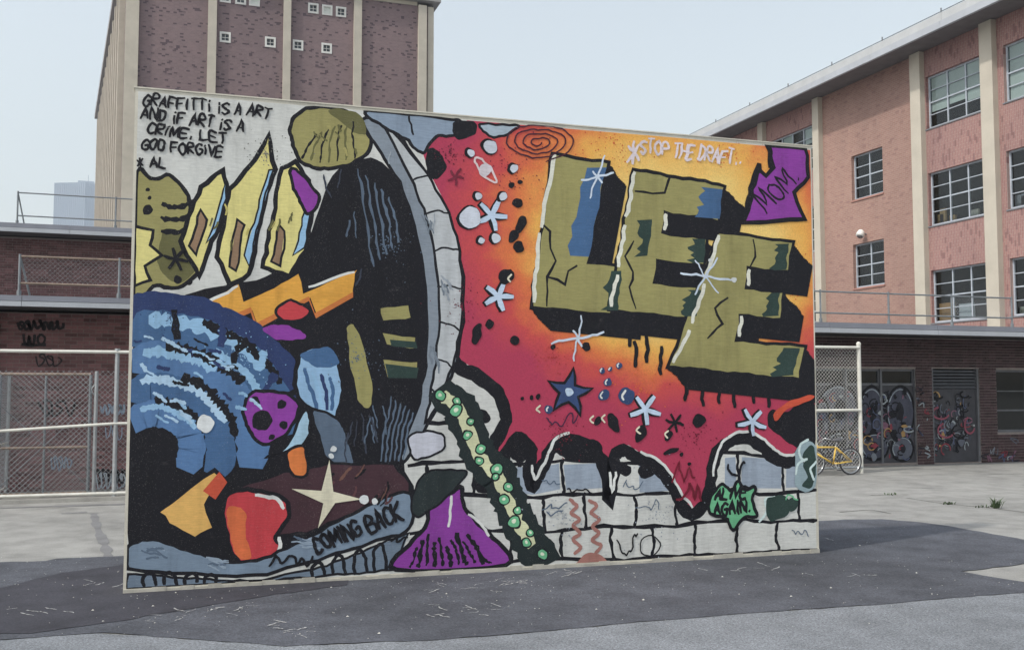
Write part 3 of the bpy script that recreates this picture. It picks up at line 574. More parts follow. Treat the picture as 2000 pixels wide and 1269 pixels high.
mb = MB(); strokeuv(mb, px(circle(1268, 1066, 20, 18)), 2.5*PX, True); mb.build('scribble', paint(BLACK), hw)

# ------------------------------------------------------------------ shared building materials
MORTAR = plain('mortar', (.23,.20,.19), .95, .25, 5)
def brickpiece_mat(name, c):
    q = NT(name); oi = q.n('ObjectInfo'); vo = q.n('TexVoronoi'); vo.inputs['Scale'].default_value = 6; q.l(q.tc.outputs['Object'], vo.inputs['Vector'])
    wn = q.n('TexWhiteNoise', noise_dimensions='3D'); mp = q.n('VectorMath', operation='SNAP'); mp.inputs[1].default_value = (.2267, 10, .0752); q.l(q.tc.outputs['Object'], mp.inputs[0])
    ad = q.n('VectorMath', operation='ADD'); q.l(mp.outputs[0], ad.inputs[0]); q.l(oi.outputs['Location'], ad.inputs[1]); q.l(ad.outputs[0], wn.inputs['Vector'])
    col = q.ramp(wn.outputs['Value'], [(.0, k3(c, .55)), (.3, k3(c, .85)), (.7, c), (1, k3(c, 1.3))])
    col = q.mix(1.0, col, q.ramp(q.noise(40, 3), [(.3, (.8,)*3), (.7, (1.15,)*3)]), 'MULTIPLY')
    q.base(col); q.b.inputs['Roughness'].default_value = .88; return q.m
BRK_SHADE = brickpiece_mat('brick_canopy_shade', (.06,.034,.038)); BRK = brickpiece_mat('brick_red', (.21,.105,.108)); BRKD = brickpiece_mat('brick_red_dark', (.15,.08,.085))  # entrance wing brick: shade under the canopy is darkened into its colour
FASC = plain('fascia_metal', (.22,.23,.27), .55, .15, 2, .05, .2); FASC2 = plain('fascia_light', (.40,.42,.46), .55, .12, 2, .05, .1)
STEEL = plain('galvanised_steel', (.40,.42,.44), .45, .2, 9, .1, .5, 30); GSTEEL = plain('dull_steel', (.20,.22,.24), .6, .25, 8, .1, .3); RUST = plain('rusty_pipe', (.26,.20,.16), .75, .4, 6, .2, .2); LPIPE = plain('painted_pipe', (.66,.65,.60), .5, .18, 5, .05, .1)
WIRE = plain('chain_wire', (.36,.38,.40), .5, .2, 12, 0, .4); ROOF = plain('roof_gravel', (.24,.24,.24), .95, .3, 3)
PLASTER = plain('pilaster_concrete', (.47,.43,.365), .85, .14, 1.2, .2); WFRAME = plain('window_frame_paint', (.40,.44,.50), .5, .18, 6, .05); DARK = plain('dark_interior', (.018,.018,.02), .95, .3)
BLIND = plain('roller_blind', (.60,.64,.60), .8, .08, 2, 0)
def brick_field(root, name, F, u0, u1, z0, z1, holes, mat, single=None, nmax=300):
    """courses of real bricks in front of a mortar backing; those in `single` = (u0, u1, z0, z1) are objects of their own"""
    MB().wall(F, u0, u1, z0, z1, holes, .15).build('mortar_backing', MORTAR, root)
    bw, bh, gp_ = .2152, .0652, .0115; proto = None; rest = MB(); cnt = 0; row = 0; z = z0; off = root.location
    while z+bh <= z1:
        u = u0-(bw+gp_)/2*(row % 2)
        while u < u1:
            a, b = max(u, u0), min(u+bw, u1)
            hit = [h for h in holes if h[0] < b and h[1] > a and h[2] < z+bh and h[3] > z]
            for h in hit:
                if h[0] > a: b = min(b, h[0])
                elif h[1] < b: a = max(a, h[1])
                else: a = b
            if b-a > .03:
                full = b-a > bw-.001
                if single and full and cnt < nmax and single[0] < a and b < single[1] and single[2] < z < single[3]:
                    if proto is None:
                        m_ = MB().fbox(Frame((0,0,0), F.u, F.n), 0, bw, 0, bh, -.009, .004); proto = m_.build('brick', mat, None); br = proto
                    else: br = bpy.data.objects.new('brick', proto.data); COL.objects.link(br)
                    br.parent = root; br.location = F(a, z, random.uniform(-.0015, .0015))-off; cnt += 1
                else:
                    dj = -.009+random.uniform(-.0015, .0015); p = [F(a,z,dj),F(b,z,dj),F(b,z+bh,dj),F(a,z+bh,dj),F(a,z,0),F(b,z,0),F(b,z+bh,0),F(a,z+bh,0)]
                    rest.add(p, [(0,1,2,3),(0,4,5,1),(1,5,6,2),(2,6,7,3),(3,7,4,0)])
            u += bw+gp_
        z += bh+.01; row += 1
    rest.build('brickwork', mat, root, kind='stuff')
def window(root, F, u0, u1, z0, z1, cols, rows, d=.10, fr=.055, mul=.05, mun=.028, fmat=None, blinds=None, name='window'):
    fmat = fmat or WFRAME; m = MB(); t = .05
    for a, b, c, e in ((u0, u1, z0, z0+fr*1.3), (u0, u1, z1-fr, z1), (u0, u0+fr, z0+fr*1.3, z1-fr), (u1-fr, u1, z0+fr*1.3, z1-fr)): m.fbox(F, a, b, c, e, d, d+t+.02)
    cu = [u0+fr+(u1-u0-2*fr)*i/cols for i in range(cols+1)]; rz = [z0+fr*1.3+(z1-z0-fr*2.3)*i/rows for i in range(rows+1)]
    for c in cu[1:-1]: m.fbox(F, c-mul/2, c+mul/2, z0+fr*1.3, z1-fr, d+.004, d+t+.01)
    for i in range(cols):
        a = cu[i]+(mul/2 if i else 0); b = cu[i+1]-(mul/2 if i < cols-1 else 0)
        for j, r in enumerate(rz[1:-1]): q = mun*(1.6 if j == rows//2-1 else 1); m.fbox(F, a, b, r-q/2, r+q/2, d+.01, d+t)
    o = m.build(name, fmat, root)
    for i in range(cols):
        for j in range(rows): dz = d+.025+random.uniform(-.002, .002); MB().quad(F(cu[i]+.012, rz[j]+.008, dz), F(cu[i+1]-.012, rz[j]+.008, d+.025), F(cu[i+1]-.012, rz[j+1]-.008, d+.026), F(cu[i]+.012, rz[j+1]-.008, dz+.001)).build('pane', GLASS, o)
    if blinds:
        for i in range(cols):
            lo_ = blinds[i % len(blinds)]
            if lo_ < 1: MB().fbox(F, cu[i]+.02, cu[i+1]-.02, z0+fr+(z1-z0)*lo_, z1-fr, d+.075, d+.08).build('roller_blind', BLIND, o)
    return o
def canopy(root, x0, x1, y0, y1, zt, zb):
    zm = zb+(zt-zb)*.45
    MB().box((x0, y0+.04, zm), (x1, y1, zt-.03)).build('canopy_slab', ROOF, root)
    a = x0; k = 0
    while a < x1-.01:
        b = min(a+3.2, x1); MB().box((a+.004, y0, zm+.012), (b-.004, y0+.045, zt)).build('fascia_board', FASC, root); MB().box((a+.004, y0-.03, zb), (b-.004, y0+.05, zm)).build('gutter', FASC2, root); a = b
    MB().box((x0, y0+.06, zb+.03), (x1, y1, zm-.004)).build('soffit', plain('soffit_paint', (.09,.085,.09), .9, .2), root)
def chainlink(name, parent, F, u0, u1, z0, z1, pitch=.062, r=.0022, mat=None):
    m = MB(); H = z1-z0; W = u1-u0; s_ = pitch*math.sqrt(2)
    def clip(ua, sgn):
        a = max(0, -ua) if sgn > 0 else max(0, ua-W); b = min(H, W-ua) if sgn > 0 else min(H, ua)
        return (ua+sgn*a, a, ua+sgn*b, b) if b-a > .02 else None
    n_ = int((W+H)/s_)+2
    for sgn in (1, -1):
        for i in range(n_):
            ua = -H+i*s_ if sgn > 0 else i*s_; c = clip(ua, sgn)
            if c: 
                dd = .002*sgn; m.tube([F(u0+c[0], z0+c[1], dd), F(u0+c[2], z0+c[3], dd)], r, 3, cap=False)
    return m.build(name, mat or WIRE, parent, kind='stuff')
def railing(name, label, F, u0, u1, zb, h, posts, mesh=True, brace=None, mat=RUST, group='roof railings'):
    root = thing(name, label, 'railing', F(u0, zb), group)
    for p in posts:
        MB().tube([F(p, zb-.02), F(p, zb+h+.04)], .024, 8).build('post', GSTEEL, root); MB().tube([F(p, zb), F(p, zb+.1)], .04, 8).build('post_base', GSTEEL, root)
    for z in (zb+h, zb+.24): MB().tube([F(u0, z), F((u0+u1)/2, z-.006), F(u1, z)], .02, 8).build('rail', mat, root)
    if brace is not None: MB().tube([F(brace[0], zb+h), F(brace[0]+(.16 if brace[1] > 0 else -.16), zb, .25)], .02, 8).build('brace', GSTEEL, root)
    if mesh: chainlink('wire_mesh', root, F, u0+.05, u1, zb+.25, zb+h-.01, .062, .0016)
    return root

# ------------------------------------------------------------------ low wing on the left
LW = thing('low_brick_wing', 'low dark-red brick school wing with grey canopy behind the left chain-link fence', 'building', (-3, 21.5, 0))
FL = Frame((0, 21.5, 0), (1,0,0), (0,-1,0))
brick_field(LW, 'left', FL, -9, 8.6, .0, 3.47, [], BRK, (-3.2, -.5, 1.15, 3.4))
MB().box((-9, 21.66, 0), (8.6, 33, 3.47)).build('core', MORTAR, LW)
canopy(LW, -9, 8.6, 20.2, 33, 3.69, 3.49)
def wallmark(root, Fr, pts, wd, col, ax=1, v=21.5, d=.0125, name='spray_tag'):
    P_ = [on(ax, v, x, y) for x, y in pts]; m = MB(); P_ = catmull([tuple(p) for p in P_], False, 5) if len(P_) > 2 else P_; P_ = [Vector(p) for p in P_]; L_ = []; R_ = []
    for i, p in enumerate(P_):
        t = (P_[min(i+1, len(P_)-1)]-P_[max(i-1, 0)]).normalized(); nn = t.cross(Fr.n).normalized()*wd/2*random.uniform(.8, 1.2); L_.append(p+nn+Fr.n*d); R_.append(p-nn+Fr.n*d)
    k = len(P_); m.add(L_+R_, [(i, i+1, k+i+1, k+i) for i in range(k-1)]); return m.build(name, paint(col), root)
TAGK = S(44,40,44)
def tagrow(root, Fr, x0, x1, y, h, n_, wd, col, v=21.5, d0=.0125):
    """one continuous unreadable scrawl"""
    P_ = []; s_ = h/2; st = (x1-x0)/n_
    for i in range(n_):
        cx = x0+st*(i+.5); k = random.uniform(.6, 1)
        P_ += [(cx-st*.5, y-s_*k), (cx-st*random.uniform(-.1, .4), y+s_*random.uniform(.5, 1)), (cx+st*random.uniform(.1, .7), y+s_*random.uniform(-.3, .4)), (cx+st*random.uniform(-.2, .5), y-s_*random.uniform(.4, 1))]
    wallmark(root, Fr, P_, wd, col, 1, v, d0)
tagrow(LW, FL, 34, 124, 636, 20, 8, .05, TAGK); wallmark(LW, FL, [(46,652),(48,668),(54,671),(57,656),(60,670),(66,670),(68,653)], .05, TAGK); wallmark(LW, FL, [(80,652),(74,660),(76,670),(84,671),(88,660),(80,652)], .045, TAGK, d=.0135); wallmark(LW, FL, [(42,672),(64,674),(90,673)], .06, TAGK); tagrow(LW, FL, 70, 118, 706, 28, 3, .03, TAGK)
tagrow(LW, FL, 196, 246, 800, 22, 5, .035, S(150,165,185)); tagrow(LW, FL, 206, 240, 845, 34, 3, .02, S(150,165,185), 21.5, .015); tagrow(LW, FL, 186, 248, 930, 30, 7, .04, TAGK); tagrow(LW, FL, 188, 248, 940, 34, 6, .025, S(170,180,190), 21.5, .017); tagrow(LW, FL, 100, 140, 905, 28, 4, .03, S(130,145,165)); tagrow(LW, FL, 75, 150, 800, 40, 3, .04, TAGK)
dp = thing('downpipe', 'grey vertical downpipe on the brick wall at the left picture edge', 'pipe', (-3.2, 21.3, 0))
MB().tube([(-3.22,21.36,0),(-3.22,21.36,3.45)], .05, 10).build('pipe', FASC2, dp, True)
for z in (.8, 2.0, 3.1): MB().box((-3.29,21.29,z),(-3.15,21.49,z+.05)).build('bracket', GSTEEL, dp)
railing('terrace_railing', 'rusty two-rail mesh railing on the low left canopy above the fence', Frame((0,20.35,0),(1,0,0),(0,-1,0)), -2.67, 7.5, 3.69, .74, [-2.67,-.95,.8,2.5,4.2,5.9,7.5], True, (-2.67, 1), RUST)

# ------------------------------------------------------------------ set-back upper storey on the left
UW = thing('upper_brick_wing', 'set-back upper storey of dark brick under a pale roof edge at left', 'building', (-3, 32, 3.6))
FU = Frame((0, 32, 0), (1,0,0), (0,-1,0))
brick_field(UW, 'upper', FU, -12, 6.5, 3.5, 6.4, [], BRKD)
MB().box((-12, 32.2, 0), (6.5, 44, 6.4)).build('core', MORTAR, UW); canopy(UW, -12.4, 7, 31, 44.5, 6.66, 6.41)
railing('roof_railing', 'dark two-rail mesh railing on the upper left roof against the sky', Frame((0,31.2,0),(1,0,0),(0,-1,0)), -4.2, 6.5, 6.66, .9, [-4.2,-1.6,1.0,3.6,6.2], False, (-4.2, 1), GSTEEL)

# ------------------------------------------------------------------ right low wing with graffiti-covered doors
RW = thing('entrance_wing', 'shaded ground-floor school wing with graffiti-covered doors behind the yellow bicycle', 'building', (17, 21.5, 0))
FR_ = Frame((0, 21.5, 0), (1,0,0), (0,-1,0))
holes = [(13.2, 18.62, .06, 2.5), (19.14, 20.72, .03, 2.52), (21.3, 25.6, .8, 2.5)]
brick_field(RW, 'right', FR_, 8.6, 36, 0, 3.33, holes, BRK_SHADE)
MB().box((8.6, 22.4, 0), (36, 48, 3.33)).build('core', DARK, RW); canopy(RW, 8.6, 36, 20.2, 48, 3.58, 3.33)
fmat = plain('steel_frame_paint', (.12,.125,.14), .6, .25, 5); panelm = plain('door_panel_paint', (.05,.05,.06), .7, .35, 3)
wu = window(RW, FR_, 13.2, 18.62, 2.06, 2.5, 5, 1, .08, fmat=fmat, name='transom_window')
for k in range(5): MB().fbox(FR_, 13.2+k*1.084+.01, 13.2+(k+1)*1.084-.01, .06, 2.05, .07, .12).build('door_panel', panelm, RW)
for k in range(6): MB().fbox(FR_, 13.2+k*1.084-.03, 13.2+k*1.084+.03, .03, 2.5, .03, .13).build('door_frame', fmat, RW)
dr = MB().fbox(FR_, 19.2, 20.66, .04, 1.98, .07, .12).build('door', panelm, RW); MB().fbox(FR_, 19.14, 19.2, .03, 2.52, .02, .13).build('door_frame', fmat, RW); MB().fbox(FR_, 20.66, 20.72, .03, 2.52, .02, .13).build('door_frame', fmat, RW)
MB().tube([FR_(20.5, 1.0, .0), FR_(20.5, 1.0, .07)], .03, 8).build('handle', STEEL, dr)
for k in range(6): MB().hexa([FR_(19.2,2.0+k*.085,.04),FR_(20.66,2.0+k*.085,.04),FR_(20.66,2.0+k*.085,.05),FR_(19.2,2.0+k*.085,.05),FR_(19.2,2.06+k*.085,.10),FR_(20.66,2.06+k*.085,.10),FR_(20.66,2.06+k*.085,.11),FR_(19.2,2.06+k*.085,.11)]).build('louvre_slat', fmat, RW)
window(RW, FR_, 21.3, 25.6, .8, 2.5, 4, 3, .08, fmat=fmat)
# throw-ups and tags on the panels
def blob(root, Fr, cx, cy, rx, ry, col, d, jitter=.16, name='spray_piece', k=16, ph=0):
    pts = [(cx+math.cos(t)*rx*(1+random.uniform(-jitter, jitter)), cy+math.sin(t)*ry*(1+random.uniform(-jitter, jitter))) for t in [2*math.pi*i/k for i in range(k)]]
    P_ = [on(1, 21.5, x, y) for x, y in pts]; c = on(1, 21.5, cx, cy); m = MB(); m.add([p-Fr.n*d for p in P_]+[c-Fr.n*d], [((i+1) % k, i, k) for i in range(k)]); m.build(name, paint(col), root)
def loop(root, Fr, cx, cy, rx, ry, wd, col, d, a0=0, a1=360):
    wallmark(root, Fr, [(cx+math.cos(math.radians(a))*rx, cy+math.sin(math.radians(a))*ry) for a in [a0+(a1-a0)*i/8 for i in range(9)]], wd, col, 1, 21.5, -d, 'spray_piece')
PD = .066; dd = [PD]
def nx(): dd[0] -= .00012; return dd[0]
pal = [S(92,96,108), S(120,126,136), S(74,76,90), S(136,58,70), S(168,136,92), S(40,40,50), S(88,96,124), S(128,92,110), S(150,158,164)]
for cx, cy, rx, ry in ((1640,800,40,50), (1706,806,26,52), (1762,806,28,52), (1650,868,36,26), (1712,872,28,26), (1766,876,22,24), (1610,830,14,50)):
    blob(RW, FR_, cx, cy, rx, ry, random.choice(pal[:3]), nx(), .1); loop(RW, FR_, cx, cy, rx, ry, .07, S(18,18,24), nx()); loop(RW, FR_, cx, cy, rx*.86, ry*.88, .025, S(150,160,168), nx(), 140, 330)
    blob(RW, FR_, cx+random.uniform(-4, 4), cy, rx*.28, ry*.4, S(34,34,42), nx(), .1)
for i in range(260):
    cx = random.choice((random.uniform(1602, 1784), random.uniform(1602, 1784), random.uniform(1824, 1902))); cy = random.uniform(765, 895) if cx < 1800 else random.uniform(775, 880)
    if i % 3 == 0: blob(RW, FR_, cx, cy, random.uniform(2, 7), random.uniform(2, 8), random.choice(pal+[S(24,24,30)]*4), nx(), .4, k=9)
    else: loop(RW, FR_, cx, cy, random.uniform(3, 10), random.uniform(4, 12), random.uniform(.015, .045), random.choice(pal+[S(24,24,30)]*4), nx(), random.uniform(0, 200), random.uniform(210, 380))
for x, y, a, b in ((1834,772,10,6), (1886,770,9,6), (1850,840,16,14), (1876,842,14,13), (1896,830,10,16), (1840,806,16,12)): loop(RW, FR_, x, y, a, b, .05, random.choice((S(170,178,182), S(18,18,24), S(140,76,92))), nx(), 20, 250)
d2 = .014
for i in range(26):
    cx = random.choice((random.uniform(1793, 1817), random.uniform(1922, 1990))); cy = random.uniform(760, 898) if cx < 1900 else random.uniform(858, 900); d2 += .0003
    wallmark(RW, FR_, [(cx+random.uniform(-9, 9), cy+random.uniform(-8, 8)) for _ in range(4)], .03, random.choice(pal), 1, 21.5, d2)
rr = railing('terrace_railing', 'dark steel two-rail railing on the right canopy before the classroom wing', Frame((0,20.35,0),(1,0,0),(0,-1,0)), 9.0, 20.75, 3.58, .76, [9.0,10.9,12.8,14.85,16.85,18.8,20.75], False, None, GSTEEL)
chainlink('wire_mesh', rr, Frame((0,20.35,0),(1,0,0),(0,-1,0)), 18.8, 20.75, 3.83, 4.33, .062, .0016)

# ------------------------------------------------------------------ three-storey classroom wing on the right
BRA = brick_mat('salmon_brick', 1, (.275,.158,.13), (.325,.197,.162), (.33,.275,.25), (.245,.145,.128), darkamt=.04)
BRS = brick_mat('spandrel_brick', 1, (.27,.145,.135), (.32,.175,.158), (.36,.30,.28), (.21,.115,.112), swap=True, darkamt=.08)
CW = thing('classroom_wing', 'three-storey salmon brick school wing with deep eaves at right', 'building', (25.9, 30, 3.58))
FC = Frame((25.9, 0, 0), (0,1,0), (-1,0,0))
rows = [(4.34, 6.23), (7.84, 9.78), (11.4, 13.33)]; bays = [(22.3, 25.42), (26.3, 29.0), (35.75, 39.1), (39.95, 43.4)]
ph = [25.7-4.1, 25.68, 29.06, 35.1, 39.3, 43.6]; pw = [.5, .54, .52, .42, .4, .4]
bh_ = [(a, b, z0, z1) for a, b in bays for z0, z1 in rows]; sh = [(31.42, 33.28, 9.55, 11.35), (31.46, 33.3, 6.0, 7.76)]
MB().wall(FC, 29.58, 35.1, 3.6, 14.31, sh, .2).build('brick_wall', BRA, CW)
for a, b in ((20.6, 25.68), (26.22, 29.06), (35.52, 39.3), (39.7, 47.5)): MB().wall(FC, a, b, 3.6, 14.31, [h for h in bh_ if a-1 < h[0] and h[1] < b+1 and h[0] >= a and h[1] <= b], .2).build('spandrel_wall', BRS, CW)
for p, w_ in zip(ph, pw): MB().fbox(FC, p, p+w_, 3.6, 14.3, -.22, .1).build('pilaster', PLASTER, CW)
for a, b in bays:
    for k, (z0, z1) in enumerate(rows):
        n_ = 3 if b-a < 3.2 else 4
        window(CW, FC, a, b, z0, z1, n_, 4, .12, blinds=([.27, .33, .3] if k == 2 and b < 30 and a > 25 else [.02] if k == 2 and a < 25 else [.6, 1] if k == 2 else [1, .8, 1] if k == 0 and a > 35 else None))
        MB().fbox(FC, a-.05, b+.05, z0-.045, z0-.002, -.03, .1).build('sill', plain('slate_sill', (.17,.18,.20), .7, .2), CW)
for a, b, z0, z1 in sh: window(CW, FC, a, b, z0, z1, 2, 4, .14); MB().fbox(FC, a-.03, b+.03, z0-.07, z0-.002, -.04, .1).build('sill', plain('brick_sill', (.34,.18,.15), .85, .2), CW)
MB().box((26.6, 20.8, 3.6), (38, 47.5, 14.28)).build('interior_core', DARK, CW)
MB().quad((25.9,20.6,3.6),(38,20.6,3.6),(38,20.6,14.31),(25.9,20.6,14.31)).build('end_wall', brick_mat('end_brick', 0, (.42,.215,.17), (.50,.27,.21), (.44,.36,.31), (.26,.12,.11)), CW)
MB().quad((25.9,47.5,3.6),(25.9,47.5,14.31),(38,47.5,14.31),(38,47.5,3.6)).build('end_wall', BRA, CW)
for i in range(9):                                                  # furniture and displays behind the panes
    u = random.choice((random.uniform(26.4, 28.8), random.uniform(22.6, 25.2))); z0 = random.choice((4.45, 7.95)); MB().fbox(FC, u, u+random.uniform(.15, .5), z0, z0+random.uniform(.2, .6), .42, .5).build('window_display', plain('display_card_%d' % (i % 4), [(.40,.26,.12), (.30,.30,.34), (.35,.16,.14), (.45,.43,.38)][i % 4], .8, .3, 12), CW)
MB().fbox(FC, 28.2, 28.95, 4.42, 5.05, .3, .34).build('wood_board', plain('board_wood', (.42,.24,.11), .6, .3, 5), CW); MB().fbox(FC, 27.3, 28.0, 4.42, 4.95, .3, .34).build('window_display', plain('display_card_9', (.5,.52,.56), .7, .1), CW)
rf = MB().box((24.72, 19.6, 14.32), (39, 48.5, 14.72)).build('roof', plain('soffit_concrete', (.15,.14,.145), .9, .2), CW)
y = 19.6
while y < 48.4:
    MB().box((24.60, y+.005, 14.26), (24.715, min(y+3.6, 48.5)-.005, 14.50)).build('gutter', FASC2, rf); MB().box((24.66, y+.005, 14.505), (24.715, min(y+3.6, 48.5)-.005, 14.80)).build('fascia_board', plain('eave_metal', (.46,.47,.48), .5, .12, 2, .05, .1), rf); y += 3.6
for yy in range(21, 48, 3): MB().tube([(24.85,yy,14.7),(24.85,yy,15.05)], .025, 6).build('roof_stanchion', GSTEEL, rf)
MB().tube([(24.85,20,14.93),(24.85,48.3,14.93)], .015, 6).build('roof_cable', GSTEEL, rf)
pl_ = on(0, 25.9, 1692, 458); wl = thing('wall_lamp', 'small round white floodlight on the brick wall above the lower stair window', 'lamp', pl_)
MB().tube([pl_+Vector((.02,0,0)), pl_+Vector((-.22,0,.04))], .03, 8).build('arm', GSTEEL, wl)
MB().tube([pl_+Vector((-.18,0,.13)), pl_+Vector((-.22,0,.10)), pl_+Vector((-.27,0,.02)), pl_+Vector((-.31,0,-.08))], [.07,.13,.16,.16], 14).build('lamp_shade', plain('lamp_enamel', (.75,.75,.72), .35, .08), wl, True)
MB().tube([pl_+Vector((-.29,0,-.06)), pl_+Vector((-.33,0,-.13))], [.12,.1], 12).build('lens', plain('lamp_lens', (.10,.10,.11), .2, .1), wl)

# ------------------------------------------------------------------ brick tower behind
BT = brick_mat('tower_brick', 0, (.175,.125,.132), (.215,.152,.16), (.225,.185,.19), (.085,.06,.072), bw=.26, bh=.125, darkamt=.09, scale_dirt=.12)
TW = thing('brick_tower', 'tall brown-purple brick tower block with cream pilasters behind the mural wall', 'building', (8, 80, 0))
FT = Frame((0, 80, 0), (1,0,0), (0,-1,0))
wins = [(3.57,29.54), (7.03,29.54), (9.2,29.54), (11.49,29.54), (3.52,32.74), (4.69,32.74), (5.75,32.74), (10.38,32.72), (11.5,32.71), (12.62,32.7)]; hs = .40
th_ = [(u-hs, u+hs, z-hs, z+hs) for u, z in wins]
MB().wall(FT, -2.8, 20.0, 0, 34.0, th_, .2).build('brick_wall', BT, TW)
for k, (a, b) in enumerate(((-3.75,-2.79), (2.25,2.9), (8.02,8.6), (13.66,14.29), (19.05,19.75), (19.9,20.4))): MB().fbox(FT, a, b, 0, 34.02, -.32 if k < 5 else -.1, .3).build('pilaster', PLASTER, TW)
CREAM = plain('window_surround', (.62,.62,.60), .7, .1)
for a, b, c, d in th_:
    m = MB()
    for p, q, r, s_ in ((a-.02, b+.02, d-.13, d+.02), (a-.02, b+.02, c-.02, c+.13), (a-.02, a+.13, c+.13, d-.13), (b-.13, b+.02, c+.13, d-.13)): m.fbox(FT, p, q, r, s_, -.05, .12)
    um = (a+b)/2; zm = (c+d)/2; m.fbox(FT, um-.02, um+.02, c+.13, d-.13, .06, .1); m.fbox(FT, a+.13, um-.02, zm-.02, zm+.02, .06, .1); m.fbox(FT, um+.02, b-.13, zm-.02, zm+.02, .06, .1)
    o = m.build('window', CREAM, TW)
    for p, q in ((a+.13, um-.02), (um+.02, b-.13)):
        for r, s_ in ((c+.13, zm-.02), (zm+.02, d-.13)): MB().quad(FT(p, r, .08), FT(q, r, .08), FT(q, s_, .08), FT(p, s_, .08)).build('pane', GLASS if (um, zm) not in ((5.75,32.74), (11.5,32.71)) else BLIND, o)
MB().fbox(FT, -2.5, 19.8, 20, 33.8, .5, 40).build('interior_core', plain('tower_interior', (.05,.07,.10), .8, .2), TW)
MB().box((-2.8, 79.98, 34.03), (19.0, 127, 34.35)).build('parapet_band', PLASTER, TW)
MB().hexa([(-4.3,79.4,34.36),(20.9,79.4,34.36),(20.9,128,34.36),(-9.2,128,34.36),(-4.3,79.4,35.0),(20.9,79.4,35.0),(20.9,128,35.0),(-9.2,128,35.0)]).build('roof', plain('tower_roof_edge', (.30,.29,.30), .8, .15), TW)
s0 = Vector((-3.75, 80.3, 0)); s1 = Vector((-8.5, 128, 0)); FS = Frame(s0, s1-s0, Vector((-1, -.0996, 0))); SL_ = (s1-s0).length
MB().wall(FS, 0, SL_, 0, 34, []).build('side_wall', BT, TW)
for k in range(14): MB().fbox(FS, 1.0+k*3.5, 1.7+k*3.5, 0, 34.0, -.45, 0).build('side_pilaster', PLASTER, TW)
MB().quad((20.4,80.2,0),(20.4,128,0),(20.4,128,34.3),(20.4,80.2,34.3)).build('side_wall', BT, TW)

# ------------------------------------------------------------------ far skyscraper
D = 2000.0; c0 = EYEV+ray(155, 760)*D; c0.z = 0; c1 = c0-RT*64+Vector((FW.x, FW.y, 0))*6; c2 = c0+RT*48+Vector((FW.x, FW.y, 0))*62; c3 = c1+(c2-c0); zt = 421.0
SK = thing('skyscraper', 'pale blue flat-topped skyscraper fading into the haze beyond the roof railing', 'skyscraper', c0)
sm = plain('aluminium_cladding', (.20,.235,.29), .5, .08, .02, 0)
MB().hexa([c0, c2, c3, c1]+[Vector((p.x, p.y, zt)) for p in (c0, c2, c3, c1)]).build('shaft', sm, SK)
for a, b in ((c1, c0), (c0, c2)):
    t = (b-a); nrm = Vector((t.y, -t.x, 0)).normalized(); n_ = 16
    for i in range(n_+1):
        p = a+t*(i/n_); tt = t.normalized()*.7; m = MB(); m.hexa([p-tt+nrm*1.2, p+tt+nrm*1.2, p+tt, p-tt]+[q+Vector((0,0,zt)) for q in (p-tt+nrm*1.2, p+tt+nrm*1.2, p+tt, p-tt)]); m.build('facade_rib', sm, SK)
cc = (c0+c3)/2; MB().box((cc.x-18, cc.y-18, zt), (cc.x+12, cc.y+12, zt+6)).build('roof_plant', sm, SK)
MB().tube([(cc.x, cc.y, zt), (cc.x, cc.y, zt+22)], .6, 6).build('antenna', sm, SK)

# ------------------------------------------------------------------ chain-link fences
FF = Frame((0, 19.3, 0), (1,0,0), (0,-1,0))
f1 = thing('chain_link_fence', 'chain-link fence with cream pipe rails before the brick wing at left', 'fence', (-1, 19.3, 0))
kb = MB().box((-7.2, 19.18, 0), (7.5, 19.42, .07)).build('kerb', plain('kerb_concrete', (.34,.33,.31), .9, .25, 4), f1)
for p in (-6.9,-3.9,-.9,2.1,5.1,7.2): MB().tube([FF(p, 0), FF(p, 2.66)], .04, 10).build('post', STEEL, f1); MB().tube([FF(p, 2.6), FF(p, 2.70)], .048, 8).build('post_cap', STEEL, f1)
for a, b, z0, z1, r in ((-7,7.3,2.635,2.66,.030), (-7,-.9,1.02,1.36,.026), (-.9,7.3,1.36,1.38,.026), (-7,7.3,.13,.14,.028)): MB().tube([FF(a, z0, -.02), FF((a+b)/2, (z0+z1)/2-.01, -.02), FF(b, z1, -.02)], r, 8).build('rail', LPIPE, f1)
chainlink('wire_mesh', f1, FF, -7, 7.3, .15, 2.3, .065, .0026)
gt = thing('chain_link_gate', 'inner chain-link gate leaf with cross-braced frame behind the left fence', 'gate', (-2, 19.85, 0)); FG = Frame((0, 19.85, 0), (1,0,0), (0,-1,0))
gx0, gx1, gz0, gz1 = -2.86, -1.37, .1, 2.24; gm = (gx0+gx1)/2; zz_ = .92
for a, b, r in (((gx0,gz1),(gx1,gz1),.028), ((gx0,gz0),(gx1,gz0),.024), ((gx0,gz0),(gx0,gz1),.028), ((gx1,gz0),(gx1,gz1),.03), ((gm,gz0),(gm,gz1),.02), ((gx0,zz_),(gx1,zz_),.024), ((gx0,.2),(gx1,1.7),.006), ((gx0,1.7),(gx1,.2),.006)): MB().tube([FG(*a), FG(*b)], r, 8).build('gate_frame', RUST if a[1] == b[1] else GSTEEL, gt)
chainlink('wire_mesh', gt, FG, gx0, gx1, gz0, gz1, .065, .0024)
MB().tube([FG(-1.27, 0, -.02), FG(-1.27, 2.3, -.02)], .035, 10).build('hinge_post', STEEL, gt)
MB().tube([FG(-1.3+math.sin(i*1.1)*.05, 2.22-i*.06, -.04) for i in range(9)], .008, 6).build('chain', STEEL, gt)
sd = thing('fence_return', 'chain-link side panel running back to the brick wall beside the inner gate', 'fence', (-2.9, 20.6, 0)); FS2 = Frame((-2.92, 19.9, 0), (0,1,0), (-1,0,0))
